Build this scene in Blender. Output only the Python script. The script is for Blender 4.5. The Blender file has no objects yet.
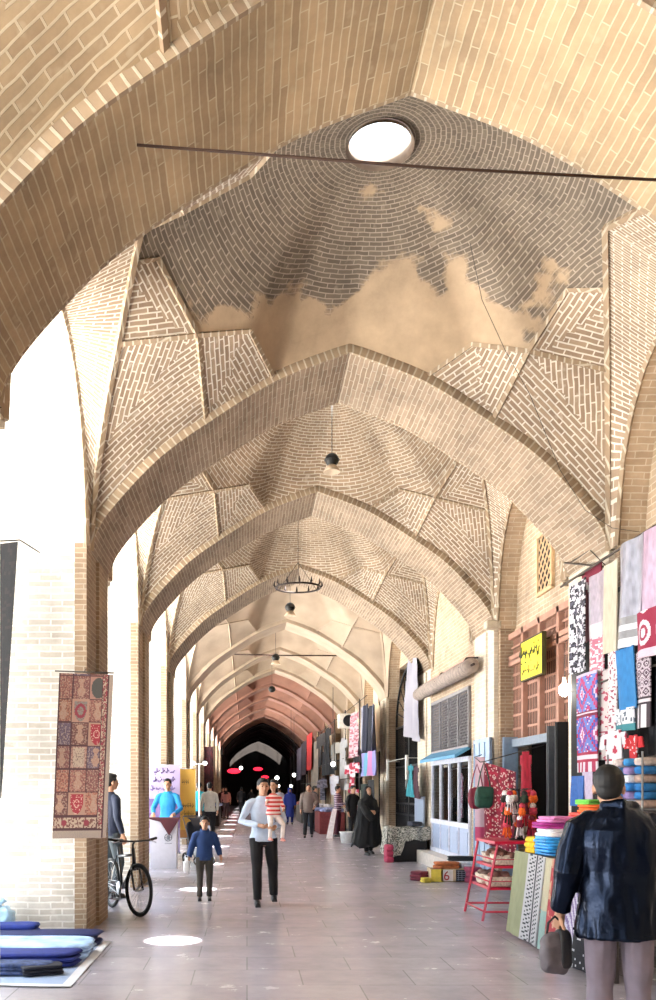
import bpy, bmesh, math, random
from mathutils import Vector, Matrix, noise
scene = bpy.context.scene
COL = scene.collection
PI = math.pi
# ------------------------------------------------------------ camera, sky, sun, exposure
EYE = 1.56
cam_data = bpy.data.cameras.new('camera'); cam = bpy.data.objects.new('camera', cam_data); COL.objects.link(cam)
cam.location = (0, 0, EYE); cam.rotation_euler = (PI/2, 0, 0)
cam_data.lens = 32.4; cam_data.sensor_width = 36; cam_data.shift_x = .081; cam_data.shift_y = .290
cam_data.clip_end = 400
scene.camera = cam
world = bpy.data.worlds.new('world'); scene.world = world; world.use_nodes = True
wn = world.node_tree.nodes; bgn = wn['Background']
bgn.inputs[0].default_value = (.80, .90, 1.0, 1); bgn.inputs[1].default_value = 1.8
sun_data = bpy.data.lights.new('sun', 'SUN'); sun_data.energy = 26; sun_data.angle = math.radians(.6)
sun_data.color = (1, .97, .93)
sun = bpy.data.objects.new('sun', sun_data); COL.objects.link(sun)
sun.location = (0, 0, 30)
sun.rotation_euler = Vector((-1.97, 1.2, -7.41)).to_track_quat('-Z', 'Y').to_euler()
vs = scene.view_settings; vs.view_transform = 'Standard'; vs.look = 'None'; vs.gamma = 1; vs.use_curve_mapping = False
vs.exposure = 1.58

# ------------------------------------------------------------ helpers
def lin(c):
    return tuple((x/12.92 if x <= .04045 else ((x+.055)/1.055)**2.4) for x in c)
def hx(s):
    return lin(tuple(int(s[i:i+2], 16)/255 for i in (0, 2, 4)))
def V(*a): return Vector(a)
def P(px, py, Y): return V((px-247)*Y/900, Y, EYE+(790-py)*Y/900)
def PX(px, py, X):
    Y = 900*X/(px-247); return V(X, Y, EYE+(790-py)*Y/900)
def lerp(a, b, t): return a+(b-a)*t

class MB:
    def __init__(s): s.v = []; s.f = []; s.uv = []; s.col = []; s.sm = []
    def add(s, vs_, fs, uvs=None, cols=None, smooth=False, M=None):
        o = len(s.v)
        s.v += [tuple(M @ Vector(p)) if M else tuple(p) for p in vs_]
        for i, f in enumerate(fs):
            s.f.append(tuple(k+o for k in f)); s.uv.append(uvs[i] if uvs else None)
            s.col.append(cols[i] if cols else None); s.sm.append(smooth)
        return s
    def box(s, lo, hi, M=None, cols=None):
        x0, y0, z0 = lo; x1, y1, z1 = hi
        vv = [(x0,y0,z0),(x1,y0,z0),(x1,y1,z0),(x0,y1,z0),(x0,y0,z1),(x1,y0,z1),(x1,y1,z1),(x0,y1,z1)]
        ff = [(0,3,2,1),(4,5,6,7),(0,1,5,4),(1,2,6,5),(2,3,7,6),(3,0,4,7)]
        return s.add(vv, ff, M=M, cols=[cols]*6 if cols else None)
    def cbox(s, c, d, M=None, cols=None):
        return s.box([c[i]-d[i]/2 for i in range(3)], [c[i]+d[i]/2 for i in range(3)], M, cols)
    def bev(s, c, d, b=.01, M=None):
        # box with chamfered vertical and horizontal edges
        x, y, z = [k/2 for k in d]; b = min(b, x*.9, y*.9, z*.9); secs = []
        for zz, i in ((-z, b), (-z+b, 0), (z-b, 0), (z, b)):
            ax, ay = x-i, y-i
            secs.append([(c[0]+p[0], c[1]+p[1], c[2]+zz) for p in ((-ax+b,-ay),(ax-b,-ay),(ax,-ay+b),(ax,ay-b),(ax-b,ay),(-ax+b,ay),(-ax,ay-b),(-ax,-ay+b))])
        return s.loft(secs, M=M, smooth=False)
    def loft(s, secs, M=None, smooth=True, cap=True, closed=True):
        n = len(secs[0]); vv = [p for q in secs for p in q]; ff = []
        for i in range(len(secs)-1):
            for j in range(n if closed else n-1):
                k = (j+1) % n
                ff.append((i*n+j, i*n+k, (i+1)*n+k, (i+1)*n+j))
        if cap:
            ff.append(tuple(reversed(range(n)))); ff.append(tuple((len(secs)-1)*n+j for j in range(n)))
        return s.add(vv, ff, smooth=smooth, M=M)
    def tube(s, pts, r, n=8, M=None, flat=1.0, smooth=True):
        pts = [Vector(p) for p in pts]; m = len(pts)
        rs = r if isinstance(r, (list, tuple)) else [r]*m
        secs = []; ref = None
        for i, p in enumerate(pts):
            d = (pts[min(i+1, m-1)]-pts[max(i-1, 0)])
            if d.length < 1e-9: d = V(0, 0, 1)
            d.normalize()
            if ref is None:
                ref = V(1, 0, 0) if abs(d.x) < .8 else V(0, 1, 0)
            a = (ref-d*ref.dot(d)).normalized(); b = d.cross(a); ref = a
            ra = rs[i] if not isinstance(rs[i], tuple) else rs[i][0]; rb = rs[i]*flat if not isinstance(rs[i], tuple) else rs[i][1]
            secs.append([tuple(p+a*(ra*math.cos(2*PI*j/n))+b*(rb*math.sin(2*PI*j/n))) for j in range(n)])
        return s.loft(secs, M=M, smooth=smooth)
    def ell(s, c, r, M=None, nu=16, nv=10, e=1.0, wob=0, seed=0):
        if not isinstance(r, (tuple, list)): r = (r, r, r)
        def pw(x): return math.copysign(abs(x)**e, x)
        vv = []; ff = []
        for i in range(nv+1):
            ph = -PI/2+PI*i/nv
            for j in range(nu):
                th = 2*PI*j/nu
                p = V(r[0]*pw(math.cos(ph))*pw(math.cos(th)), r[1]*pw(math.cos(ph))*pw(math.sin(th)), r[2]*pw(math.sin(ph)))
                if wob:
                    q = noise.noise(V(p.x*3/max(r), p.y*3/max(r), p.z*3/max(r)+seed*7.3)); p = p*(1+wob*q)
                vv.append((c[0]+p.x, c[1]+p.y, c[2]+p.z))
        for i in range(nv):
            for j in range(nu):
                k = (j+1) % nu
                if i == 0: ff.append((0, (i+1)*nu+k, (i+1)*nu+j)) if False else ff.append((i*nu+j, i*nu+k, (i+1)*nu+k, (i+1)*nu+j))
                else: ff.append((i*nu+j, i*nu+k, (i+1)*nu+k, (i+1)*nu+j))
        return s.add(vv, ff, smooth=True, M=M)
    def lathe(s, prof, n=20, M=None, axis='z'):
        secs = []
        for r, z in prof:
            if axis == 'z': secs.append([(r*math.cos(2*PI*j/n), r*math.sin(2*PI*j/n), z) for j in range(n)])
            else: secs.append([(r*math.cos(2*PI*j/n), z, r*math.sin(2*PI*j/n)) for j in range(n)])
        return s.loft(secs, M=M)
    def torus(s, R, r, M=None, n=32, m=8):
        vv = []; ff = []
        for i in range(n):
            a = 2*PI*i/n
            for j in range(m):
                b = 2*PI*j/m; q = R+r*math.cos(b)
                vv.append((q*math.cos(a), r*math.sin(b), q*math.sin(a)))
        for i in range(n):
            for j in range(m):
                ff.append((i*m+j, ((i+1) % n)*m+j, ((i+1) % n)*m+(j+1) % m, i*m+(j+1) % m))
        return s.add(vv, ff, smooth=True, M=M)
    def grid(s, fn, nu, nv, uvf=None, colf=None, smooth=True, keep=None):
        vv = [tuple(fn(i/nu, j/nv)) for j in range(nv+1) for i in range(nu+1)]
        ff = []; uvs = []; cols = []
        for j in range(nv):
            for i in range(nu):
                if keep and not keep((i+.5)/nu, (j+.5)/nv): continue
                a = j*(nu+1)+i; f = (a, a+1, a+nu+2, a+nu+1); ff.append(f)
                if uvf: uvs.append([uvf((i+di)/nu, (j+dj)/nv, Vector(vv[k]), (i+.5)/nu, (j+.5)/nv) for (di, dj), k in zip(((0,0),(1,0),(1,1),(0,1)), f)])
                if colf: cols.append(colf((i+.5)/nu, (j+.5)/nv))
        return s.add(vv, ff, uvs if uvf else None, cols if colf else None, smooth)
    def mesh(s, name):
        me = bpy.data.meshes.new(name); me.from_pydata(s.v, [], s.f); 
        uvl = me.uv_layers.new(name='UVMap'); hascol = any(c is not None for c in s.col)
        ca = me.color_attributes.new('Col', 'FLOAT_COLOR', 'CORNER') if hascol else None
        uvd = [0.0]*(2*len(me.loops)); cd = [1.0]*(4*len(me.loops)) if hascol else None
        for pi, p in enumerate(me.polygons):
            u = s.uv[pi]
            n = p.normal; ax = max(range(3), key=lambda k: abs(n[k]))
            for q, li in enumerate(p.loop_indices):
                if u: a, b = u[q]
                else:
                    co = s.v[me.loops[li].vertex_index]
                    a, b = ((co[1], co[2]), (co[0], co[2]), (co[0], co[1]))[ax]
                uvd[2*li] = a; uvd[2*li+1] = b
                if hascol:
                    c = s.col[pi] or (.5, .5, .5)
                    cd[4*li:4*li+3] = c[:3]
            p.use_smooth = s.sm[pi]
        uvl.data.foreach_set('uv', uvd)
        if hascol: ca.data.foreach_set('color', cd)
        me.update(); return me
    def build(s, name, mat, parent=None, loc=None, rz=0, **tags):
        me = s.mesh(name)
        if mat: me.materials.append(mat)
        o = bpy.data.objects.new(name, me); COL.objects.link(o)
        if parent: o.parent = parent
        if loc is not None: o.location = loc
        if rz: o.rotation_euler = (0, 0, rz)
        for k, v in tags.items(): o[k] = v
        return o

def tag(o, label, cat, group=None):
    o['label'] = label; o['category'] = cat
    if group: o['group'] = group
    return o
def thing(name, label, cat, loc=(0, 0, 0), rz=0, group=None):
    o = bpy.data.objects.new(name, None); COL.objects.link(o); o.location = loc; o.rotation_euler = (0, 0, rz)
    o.empty_display_size = .1
    return tag(o, label, cat, group)
def struct(name, mb, mat, parent=None, label=None):
    o = mb.build(name, mat, parent)
    if not parent: o['kind'] = 'structure'
    if label: o['label'] = label
    return o
def copy_tree(o, parent=None, loc=None, rz=None, label=None, name=None):
    c = o.copy(); COL.objects.link(c)
    if parent: c.parent = parent
    if loc is not None: c.location = loc
    if rz is not None: c.rotation_euler = (0, 0, rz)
    if label: c['label'] = label
    for ch in [k for k in COL.objects if k.parent == o]: copy_tree(ch, c)
    return c

# ------------------------------------------------------------ materials
def newmat(name):
    m = bpy.data.materials.new(name); m.use_nodes = True
    nt = m.node_tree; return m, nt, nt.nodes['Principled BSDF']
_mc = {}
def plain(c, rough=.6, metal=0, spec=None, name=None, nz=.12, nscale=14, coat=0, bump=0):
    if isinstance(c, str): c = hx(c)
    key = (c, rough, metal, nz, nscale, coat, bump)
    if key in _mc: return _mc[key]
    m, nt, b = newmat(name or 'surface'); L = nt.links.new; N = nt.nodes.new
    b.inputs['Roughness'].default_value = rough; b.inputs['Metallic'].default_value = metal
    if coat: b.inputs['Coat Weight'].default_value = coat; b.inputs['Coat Roughness'].default_value = .15
    tc = N('ShaderNodeTexCoord'); no = N('ShaderNodeTexNoise'); no.inputs['Scale'].default_value = nscale; no.inputs['Detail'].default_value = 3
    L(tc.outputs['Object'], no.inputs['Vector'])
    mr = N('ShaderNodeMapRange'); mr.inputs[1].default_value = .3; mr.inputs[2].default_value = .7
    mr.inputs[3].default_value = 1-nz; mr.inputs[4].default_value = 1+nz; L(no.outputs[0], mr.inputs[0])
    mx = N('ShaderNodeVectorMath'); mx.operation = 'SCALE'; mx.inputs[0].default_value = c; L(mr.outputs[0], mx.inputs['Scale'])
    L(mx.outputs[0], b.inputs['Base Color'])
    if bump:
        bp = N('ShaderNodeBump'); bp.inputs['Strength'].default_value = bump; bp.inputs['Distance'].default_value = .02
        L(no.outputs[0], bp.inputs['Height']); L(bp.outputs[0], b.inputs['Normal'])
    _mc[key] = m; return m
def emis(c, s, name='glow'):
    m, nt, b = newmat(name); b.inputs['Base Color'].default_value = (*c, 1)
    b.inputs['Emission Color'].default_value = (*c, 1); b.inputs['Emission Strength'].default_value = s; return m
def paint(name, rough=.85, coat=0, weave=True):
    m, nt, b = newmat(name); L = nt.links.new; N = nt.nodes.new
    at = N('ShaderNodeAttribute'); at.attribute_name = 'Col'; b.inputs['Roughness'].default_value = rough
    L(at.outputs['Color'], b.inputs['Base Color'])
    if coat: b.inputs['Coat Weight'].default_value = coat; b.inputs['Coat Roughness'].default_value = .2
    no = N('ShaderNodeTexNoise'); no.inputs['Scale'].default_value = 60 if weave else 9
    tc = N('ShaderNodeTexCoord'); L(tc.outputs['Object'], no.inputs['Vector'])
    bp = N('ShaderNodeBump'); bp.inputs['Strength'].default_value = .35; bp.inputs['Distance'].default_value = .01 if weave else .05
    L(no.outputs[0], bp.inputs['Height']); L(bp.outputs[0], b.inputs['Normal'])
    return m
CLOTH = paint('woven_cloth'); PLASTIC = paint('plastic_wrap', .3, .6, False); PAPER = paint('printed_sheet', .5)

def brick(name, c1, c2, mort, bw=.24, rh=.066, ms=.011, rough=.85, bump=.5, stain=None, white=0, plaster=None):
    m, nt, b = newmat(name); L = nt.links.new; N = nt.nodes.new
    b.inputs['Roughness'].default_value = rough
    uv = N('ShaderNodeUVMap'); tc = N('ShaderNodeTexCoord')
    nz = N('ShaderNodeTexNoise'); nz.inputs['Scale'].default_value = 5; L(uv.outputs[0], nz.inputs['Vector'])
    sc = N('ShaderNodeVectorMath'); sc.operation = 'SCALE'; sc.inputs['Scale'].default_value = .022; L(nz.outputs['Color'], sc.inputs[0])
    ad = N('ShaderNodeVectorMath'); ad.operation = 'ADD'; L(uv.outputs[0], ad.inputs[0]); L(sc.outputs[0], ad.inputs[1])
    br = N('ShaderNodeTexBrick'); br.inputs['Scale'].default_value = 1; br.inputs['Brick Width'].default_value = bw
    br.inputs['Row Height'].default_value = rh; br.inputs['Mortar Size'].default_value = ms; br.inputs['Mortar Smooth'].default_value = .3
    br.inputs['Bias'].default_value = 0.0; br.inputs['Color1'].default_value = (*hx(c1), 1); br.inputs['Color2'].default_value = (*hx(c2), 1); br.inputs['Mortar'].default_value = (*hx(mort), 1)
    L(ad.outputs[0], br.inputs['Vector'])
    n2 = N('ShaderNodeTexNoise'); n2.inputs['Scale'].default_value = 1.1; n2.inputs['Detail'].default_value = 6; n2.inputs['Roughness'].default_value = .7
    L(tc.outputs['Object'], n2.inputs['Vector'])
    mr = N('ShaderNodeMapRange'); mr.inputs[1].default_value = .3; mr.inputs[2].default_value = .7; mr.inputs[3].default_value = .66; mr.inputs[4].default_value = 1.22
    L(n2.outputs[0], mr.inputs[0])
    mu = N('ShaderNodeVectorMath'); mu.operation = 'SCALE'; L(br.outputs['Color'], mu.inputs[0]); L(mr.outputs[0], mu.inputs['Scale'])
    n4 = N('ShaderNodeTexNoise'); n4.inputs['Scale'].default_value = 7; n4.inputs['Detail'].default_value = 2; L(uv.outputs[0], n4.inputs['Vector'])
    m4 = N('ShaderNodeMapRange'); m4.inputs[1].default_value = .62; m4.inputs[2].default_value = .72; m4.inputs[4].default_value = .35; L(n4.outputs[0], m4.inputs[0])
    x4 = N('ShaderNodeMix'); x4.data_type = 'RGBA'; L(m4.outputs[0], x4.inputs[0]); L(mu.outputs[0], x4.inputs[6]); x4.inputs[7].default_value = (*hx(mort), 1)
    out = x4.outputs[2]; fac = br.outputs['Fac']
    if plaster:                                  # ragged patch of old plaster over the bricks
        pc, y0, y1 = plaster
        sx = N('ShaderNodeSeparateXYZ'); L(tc.outputs['Object'], sx.inputs[0])
        n3 = N('ShaderNodeTexNoise'); n3.inputs['Scale'].default_value = .75; n3.inputs['Detail'].default_value = 7; n3.inputs['Roughness'].default_value = .55
        mp = N('ShaderNodeMapping'); mp.inputs['Location'].default_value = (3.7, 1.2, 0); L(tc.outputs['Object'], mp.inputs[0]); L(mp.outputs[0], n3.inputs['Vector'])
        a1 = N('ShaderNodeMath'); a1.operation = 'MULTIPLY_ADD'; a1.inputs[1].default_value = 4.9; L(n3.outputs[0], a1.inputs[0]); L(sx.outputs['Y'], a1.inputs[2])
        rp = N('ShaderNodeMapRange'); rp.inputs[1].default_value = y0; rp.inputs[2].default_value = y1; L(a1.outputs[0], rp.inputs[0])
        mx = N('ShaderNodeMix'); mx.data_type = 'RGBA'; L(rp.outputs[0], mx.inputs[0]); L(out, mx.inputs[6])
        pn = N('ShaderNodeVectorMath'); pn.operation = 'SCALE'; pn.inputs[0].default_value = hx(pc); L(mr.outputs[0], pn.inputs['Scale'])
        L(pn.outputs[0], mx.inputs[7]); out = mx.outputs[2]
        mf = N('ShaderNodeMath'); mf.operation = 'MAXIMUM'; L(fac, mf.inputs[0]); L(rp.outputs[0], mf.inputs[1]); fac = mf.outputs[0]
    L(out, b.inputs['Base Color'])
    bp = N('ShaderNodeBump'); bp.inputs['Strength'].default_value = bump; bp.inputs['Distance'].default_value = .012; bp.invert = True
    L(fac, bp.inputs['Height']); L(bp.outputs[0], b.inputs['Normal'])
    return m
B_SOF = brick('brick_soffit', '96806a', '7d6853', 'ada08c', bw=.40, rh=.056, ms=.007)
B_VAULT = brick('brick_vault', '99836c', '846e5a', 'cbc1b0', bw=.19, rh=.054, ms=.009)
B_DOME = brick('brick_dome', '99826a', '86705a', 'c2b7a5', bw=.2, rh=.056, ms=.008)
B_DOME1 = brick('brick_dome_bare', '5c5144', '6f6252', '97897a', bw=.2, rh=.052, ms=.007, plaster=('a48d72', 11.55, 11.68))
B_NEAR = brick('brick_vault_near', 'a08a6c', '8d775c', 'b3a389', bw=.24, rh=.062, ms=.008)
B_ARCH = brick('brick_arch_near', 'a88f6e', '8f785c', 'b5a588', bw=.5, rh=.058, ms=.006)
B_PIER = brick('brick_pier', '9c846a', '8a7159', 'aa9a84', bw=.22, rh=.056, ms=.007)
B_WHITE = brick('brick_daylit_white', 'c6beb2', 'b0a698', 'd6d0c6', bw=.25, rh=.07, ms=.01)  # near-white brick: daylight on the left pier fronts and arches put into the colour
B_CREAM = brick('brick_daylit_cream', 'd2c4b0', 'c6b7a2', 'dcd0be', bw=.25, rh=.07, ms=.006)  # paler brick: light falling on the right pilasters put into the colour
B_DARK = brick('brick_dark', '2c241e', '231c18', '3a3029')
B_LUN = brick('brick_lunette', 'b8a186', 'a89076', 'c6b69e', bw=.25, rh=.07, ms=.008)
B_RIB = brick('brick_rib', '9f8a70', '8c765f', 'b8ab96', bw=.08, rh=.5)
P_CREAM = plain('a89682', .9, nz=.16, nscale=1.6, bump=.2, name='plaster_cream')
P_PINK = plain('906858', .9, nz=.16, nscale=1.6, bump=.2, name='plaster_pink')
P_WALL = plain('d8c5a6', .9, nz=.1, nscale=2, name='plaster_wall')
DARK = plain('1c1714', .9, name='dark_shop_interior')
def floor_mat():
    m, nt, b = newmat('polished_stone_floor'); L = nt.links.new; N = nt.nodes.new
    uv = N('ShaderNodeUVMap'); br = N('ShaderNodeTexBrick'); br.offset = .5
    br.inputs['Scale'].default_value = 1; br.inputs['Brick Width'].default_value = .9; br.inputs['Row Height'].default_value = .6
    br.inputs['Mortar Size'].default_value = .006; br.inputs['Bias'].default_value = 0.0; br.inputs['Color1'].default_value = (*hx('b0aab2'), 1); br.inputs['Color2'].default_value = (*hx('a6a0a9'), 1)
    br.inputs['Mortar'].default_value = (*hx('8c878e'), 1); L(uv.outputs[0], br.inputs['Vector'])
    no = N('ShaderNodeTexNoise'); no.inputs['Scale'].default_value = 2.2; no.inputs['Detail'].default_value = 8; no.inputs['Roughness'].default_value = .7
    L(uv.outputs[0], no.inputs['Vector'])
    mr = N('ShaderNodeMapRange'); mr.inputs[1].default_value = .3; mr.inputs[2].default_value = .7; mr.inputs[3].default_value = .82; mr.inputs[4].default_value = 1.12; L(no.outputs[0], mr.inputs[0])
    mu = N('ShaderNodeVectorMath'); mu.operation = 'SCALE'; L(br.outputs[0], mu.inputs[0]); L(mr.outputs[0], mu.inputs['Scale']); L(mu.outputs[0], b.inputs['Base Color'])
    r2 = N('ShaderNodeMapRange'); r2.inputs[3].default_value = .16; r2.inputs[4].default_value = .34; L(no.outputs[0], r2.inputs[0]); L(r2.outputs[0], b.inputs['Roughness'])
    bp = N('ShaderNodeBump'); bp.inputs['Strength'].default_value = .06; bp.inputs['Distance'].default_value = .01; L(no.outputs[0], bp.inputs['Height']); L(bp.outputs[0], b.inputs['Normal'])
    return m
FLOOR = floor_mat()

# ------------------------------------------------------------ the arcade: floor, piers, arches, vaults
CX, HW, SPR = 1.14, 2.88, 4.22
XL, XR = CX-HW, CX+HW                       # inner wall faces, -1.83 and 4.01
KN = [(0, 6.41), (.83, 6.09), (1.59, 5.63), (2.11, 5.26), (2.54, 4.83), (2.81, 4.49), (2.92, 4.22)]
KN = [(x*HW/2.92, z) for x, z in KN]
def catmull(K, t):
    n = len(K)-1; x = t*n; i = min(int(x), n-1); f = x-i
    g = lambda k: (2*K[0][0]-K[1][0], 2*K[0][1]-K[1][1]) if k < 0 else ((2*K[n][0]-K[n-1][0]+.06, 2*K[n][1]-K[n-1][1]) if k > n else K[k])
    p0, p1, p2, p3 = g(i-1), g(i), g(i+1), g(i+2)
    return tuple(.5*((2*p1[k])+(p2[k]-p0[k])*f+(2*p0[k]-5*p1[k]+4*p2[k]-p3[k])*f*f+(3*p1[k]-p0[k]-3*p2[k]+p3[k])*f**3) for k in (0, 1))
NP = 36
INTR = [catmull(KN, i/NP) for i in range(NP+1)]
def extr(i, d):
    a = INTR[max(i-1, 0)]; b = INTR[min(i+1, NP)]; tx, tz = b[0]-a[0], b[1]-a[1]; l = math.hypot(tx, tz)
    nx, nzz = -tz/l, tx/l
    if nzz < 0: nx, nzz = -nx, -nzz
    x = INTR[i][0]+abs(nx)*d; return (x if i else 0, INTR[i][1]+nzz*d)
def ex(t, d=.06):                            # vault springing line on the arch face, t 0 apex .. 1 springing
    x = t*NP; i = min(int(x), NP-1); f = x-i; a, b = extr(i, d), extr(i+1, d)
    return (min(HW, a[0]+(b[0]-a[0])*f), a[1]+(b[1]-a[1])*f)
def pw(K, s):
    for (a, x), (b, y) in zip(K, K[1:]):
        if s <= b:
            return x+(y-x)*(s-a)/(b-a)
    return K[-1][1]
RK = [(0, 4.22), (.03, 4.60), (.08, 5.0), (.14, 5.33), (.22, 5.66), (.32, 5.94), (.45, 6.20), (.64, 6.45), (.82, 6.57), (1, 6.64)]
SK = [(0, 4.22), (.03, 4.62), (.1, 5.08), (.22, 5.5), (.4, 5.83), (.6, 6.02), (.8, 6.1), (1, 6.13)]
RKL = [(0, 4.22), (.05, 4.62), (.15, 5.03), (.3, 5.42), (.45, 5.72), (.6, 5.96), (.8, 6.32), (.92, 6.52), (1, 6.62)]
def rib(s, k=None): return V(HW-.78*s, s, pw(k or RK, s))
def side(s): return V(HW, .118+.882*s, pw(SK, s))
QR = (V(1.30, .14, 6.38), V(1.80, .32, 6.14), V(2.08, .51, 6.58)); QL = (V(1.11, .37, 6.31), V(1.64, .48, 6.16), V(1.99, .78, 6.60))
def pa(k):
    x, h = ex(k/6); return V(x, 0, h)
def arch_t(t): x, h = ex(t); return V(x, 0, h)

def coons(mb, A, B, C, D, W, nu, nv, split=None, smooth=False, strip=0):
    """A(u),B(u) bottom/top, C(v),D(v) left/right in local coords, W maps to the world. split gives herringbone brickwork."""
    p00, p10, p01, p11 = A(0), A(1), B(0), B(1)
    def fn(u, v):
        return W(A(u)*(1-v)+B(u)*v+C(v)*(1-u)+D(v)*u-(p00*((1-u)*(1-v))+p10*(u*(1-v))+p01*((1-u)*v)+p11*(u*v)))
    c0, c1, c2, c3 = fn(0, 0), fn(1, 0), fn(0, 1), fn(1, 1)
    nrm = (c1-c2).cross(c3-c0).normalized()
    def axes(d):
        a = (d-nrm*d.dot(nrm)).normalized(); return a, nrm.cross(a)
    if split:
        X1, X2 = axes(split[0](c0, c1, c2, c3)), axes(split[1](c0, c1, c2, c3)); cond = split[2]
    else: X1 = X2 = axes(c1-c0); cond = lambda u, v: True
    def uvf(u, v, p, cu, cv):
        a, b = X1 if cond(cu, cv) else X2
        return (p.dot(a), p.dot(b))
    if strip: uvf = lambda u, v, p, cu, cv: (u*(W(C(v))-W(D(v))).length, v*strip)
    mb.grid(fn, nu, nv, uvf, smooth=smooth)

def bar(mb, pts, w=.045, M=None): mb.tube(pts, w, 4, smooth=False)

OC = (CX+.06, .29)
def bay(y0, y1, m_dome, m_vault, m_rib, oculus=True, left='open', right=True, name=True):
    mid = (y0+y1)/2; half = (y1-y0)/2
    root = bpy.data.objects.new('ceiling', None); COL.objects.link(root); root['kind'] = 'structure'
    vm, dm, rm = MB(), MB(), MB()
    bound = []                                # dome boundary
    quad = {}
    for sx in (-1, 1):
        for sy in (-1, 1):
            ya = y1 if sy > 0 else y0
            W = lambda p, sx=sx, sy=sy, ya=ya: V(CX+sx*p.x, ya-sy*p.y*half, p.z)
            Q1, Q2, Q3 = QR if sx > 0 else QL; K_ = RK if sx > 0 else RKL; s1, s2 = (.32, .64) if sx > 0 else (.6, .88)
            rib_ = lambda t, K_=K_: rib(t, K_)
            Pa, Pb = pa(1), pa(2); R1, R2, N = rib_(s1), rib_(s2), rib_(1)
            st = lambda a, b: (lambda t: a*(1-t)+b*t)
            # small kite Pa,Q1,Q2,Pb
            coons(vm, lambda t: arch_t((1+t)/6), st(Q1, Q2), st(Pa, Q1), st(Pb, Q2), W, 8, 8,
                  split=(lambda a, b, c, d: c-a, lambda a, b, c, d: d-b, lambda u, v: u < (1-v)*.75+.12))
            # large kite Pb -> springing, Q2 -> rib
            coons(vm, lambda t: arch_t((2+4*t)/6), lambda t: Q2*(1-t)+R1*t, st(Pb, Q2), lambda t: rib_(s1*t), W, 14, 14,
                  split=(lambda a, b, c, d: b-a, lambda a, b, c, d: d-b, lambda u, v: v < 1-u*.92+.02))
            # upper kite
            coons(vm, st(Q2, R1), st(Q3, R2), st(Q2, Q3), lambda t: rib_(s1+(s2-s1)*t), W, 8, 8,
                  split=(lambda a, b, c, d: b-a, lambda a, b, c, d: c-a, lambda u, v: v < u))
            # side strip between rib and wall arch
            coons(vm, lambda t: V(HW, .118*t, SPR), lambda t: N*(1-t)+side(1)*t, rib_, side, W, 5, 22, strip=3.4)
            for ln in ([Pa, Q1, Q2, R1], [Pb, Q2, Q3, R2]): bar(rm, [W(p) for p in ln], .032)
            bar(rm, [W(rib_(k/20)) for k in range(21)], .04)
            bar(rm, [W(side(k/20)) for k in range(21)], .03)
            seq = [arch_t(k/48) for k in range(8)]
            seq += [Pa*(1-k/5)+Q1*(k/5) for k in range(5)]+[Q1*(1-k/5)+Q2*(k/5) for k in range(5)]+[Q2*(1-k/5)+Q3*(k/5) for k in range(5)]
            seq += [Q3*(1-k/3)+R2*(k/3) for k in range(3)]+[rib_(s2+(1-s2)*k/4) for k in range(5)]
            quad[(sx, sy)] = [W(p) for p in seq]
    loop = quad[(1, 1)][:-1]+list(reversed(quad[(1, -1)]))[:-1]+quad[(-1, -1)][:-1]+list(reversed(quad[(-1, 1)]))[:-1]
    n = len(loop); nr = 14; vv = []; ff = []; uvs = []
    c = V(OC[0], mid, 0); topz = 7.41; ro = OC[1] if oculus else .05
    ang = []
    for k in range(nr+1):
        w = k/nr
        for p in loop:
            d = V(p.x-c.x, p.y-c.y, 0); u = d.normalized(); q = c+u*ro
            h = p.z+(topz-p.z)*(math.sin(w*PI/2)**.85 if w > 0 else 0)
            vv.append((lerp(p.x, q.x, w), lerp(p.y, q.y, w), h))
    base = [math.atan2(p.y-c.y, p.x-c.x) for p in loop]
    for k in range(nr):
        for j in range(n):
            j2 = (j+1) % n; ids = (k*n+j, k*n+j2, (k+1)*n+j2, (k+1)*n+j); ff.append(ids)
            u = []
            for i_, jj in zip(ids, (j, j2, j2, j)):
                a = base[jj]
                if jj == j2 and abs(a-base[j]) > PI: a += 2*PI*(1 if a < base[j] else -1)
                r = math.hypot(vv[i_][0]-c.x, vv[i_][1]-c.y); u.append((a*1.7, r*1.12+ (7.41-vv[i_][2])*.35))
            uvs.append(u)
    dm.add(vv, ff, uvs, smooth=True)
    vm.build('vault_kites', m_vault, root); dm.build('dome', m_dome, root); rm.build('crease_ribs', m_rib, root)
    if oculus:
        k = MB(); k.loft([[(c.x+r*math.cos(2*PI*j/32), c.y+r*math.sin(2*PI*j/32), z) for j in range(32)] for r, z in ((ro+.02, 7.36), (ro-.01, 7.38), (ro+.01, 7.50), (ro+.12, 7.52))], cap=False)
        k.build('oculus_collar', plain('6a594a', .9, name='oculus_brick'), root)
    return root
def side_arch(y0, y1, sx, depth, mat, name):
    """soffit of the wall arch between two piers"""
    mid = (y0+y1)/2; half = (y1-y0)/2; mb = MB(); pts = []
    for k in range(25): p = side(k/24); pts.append((y1-p.y*half, p.z))
    pts += [(y0+(y1-q[0]), q[1]) for q in reversed(pts[:-1])]
    pts = [(pts[0][0]+.0, 4.15)]+pts+[(pts[-1][0], 4.15)]
    arc = [0]
    for a, b in zip(pts, pts[1:]): arc.append(arc[-1]+math.hypot(b[0]-a[0], b[1]-a[1]))
    xw = CX+sx*HW; n = len(pts)-1
    vv = [(x, y, z) for x in (xw, xw+sx*depth) for y, z in pts]
    ff = []; uvs = []
    for i in range(n):
        ff.append((i, i+1, n+2+i, n+1+i)); uvs.append([(0, arc[i]), (0, arc[i+1]), (depth, arc[i+1]), (depth, arc[i])])
    mb.add(vv, ff, uvs, smooth=True)
    return struct(name, mb, mat)
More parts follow.
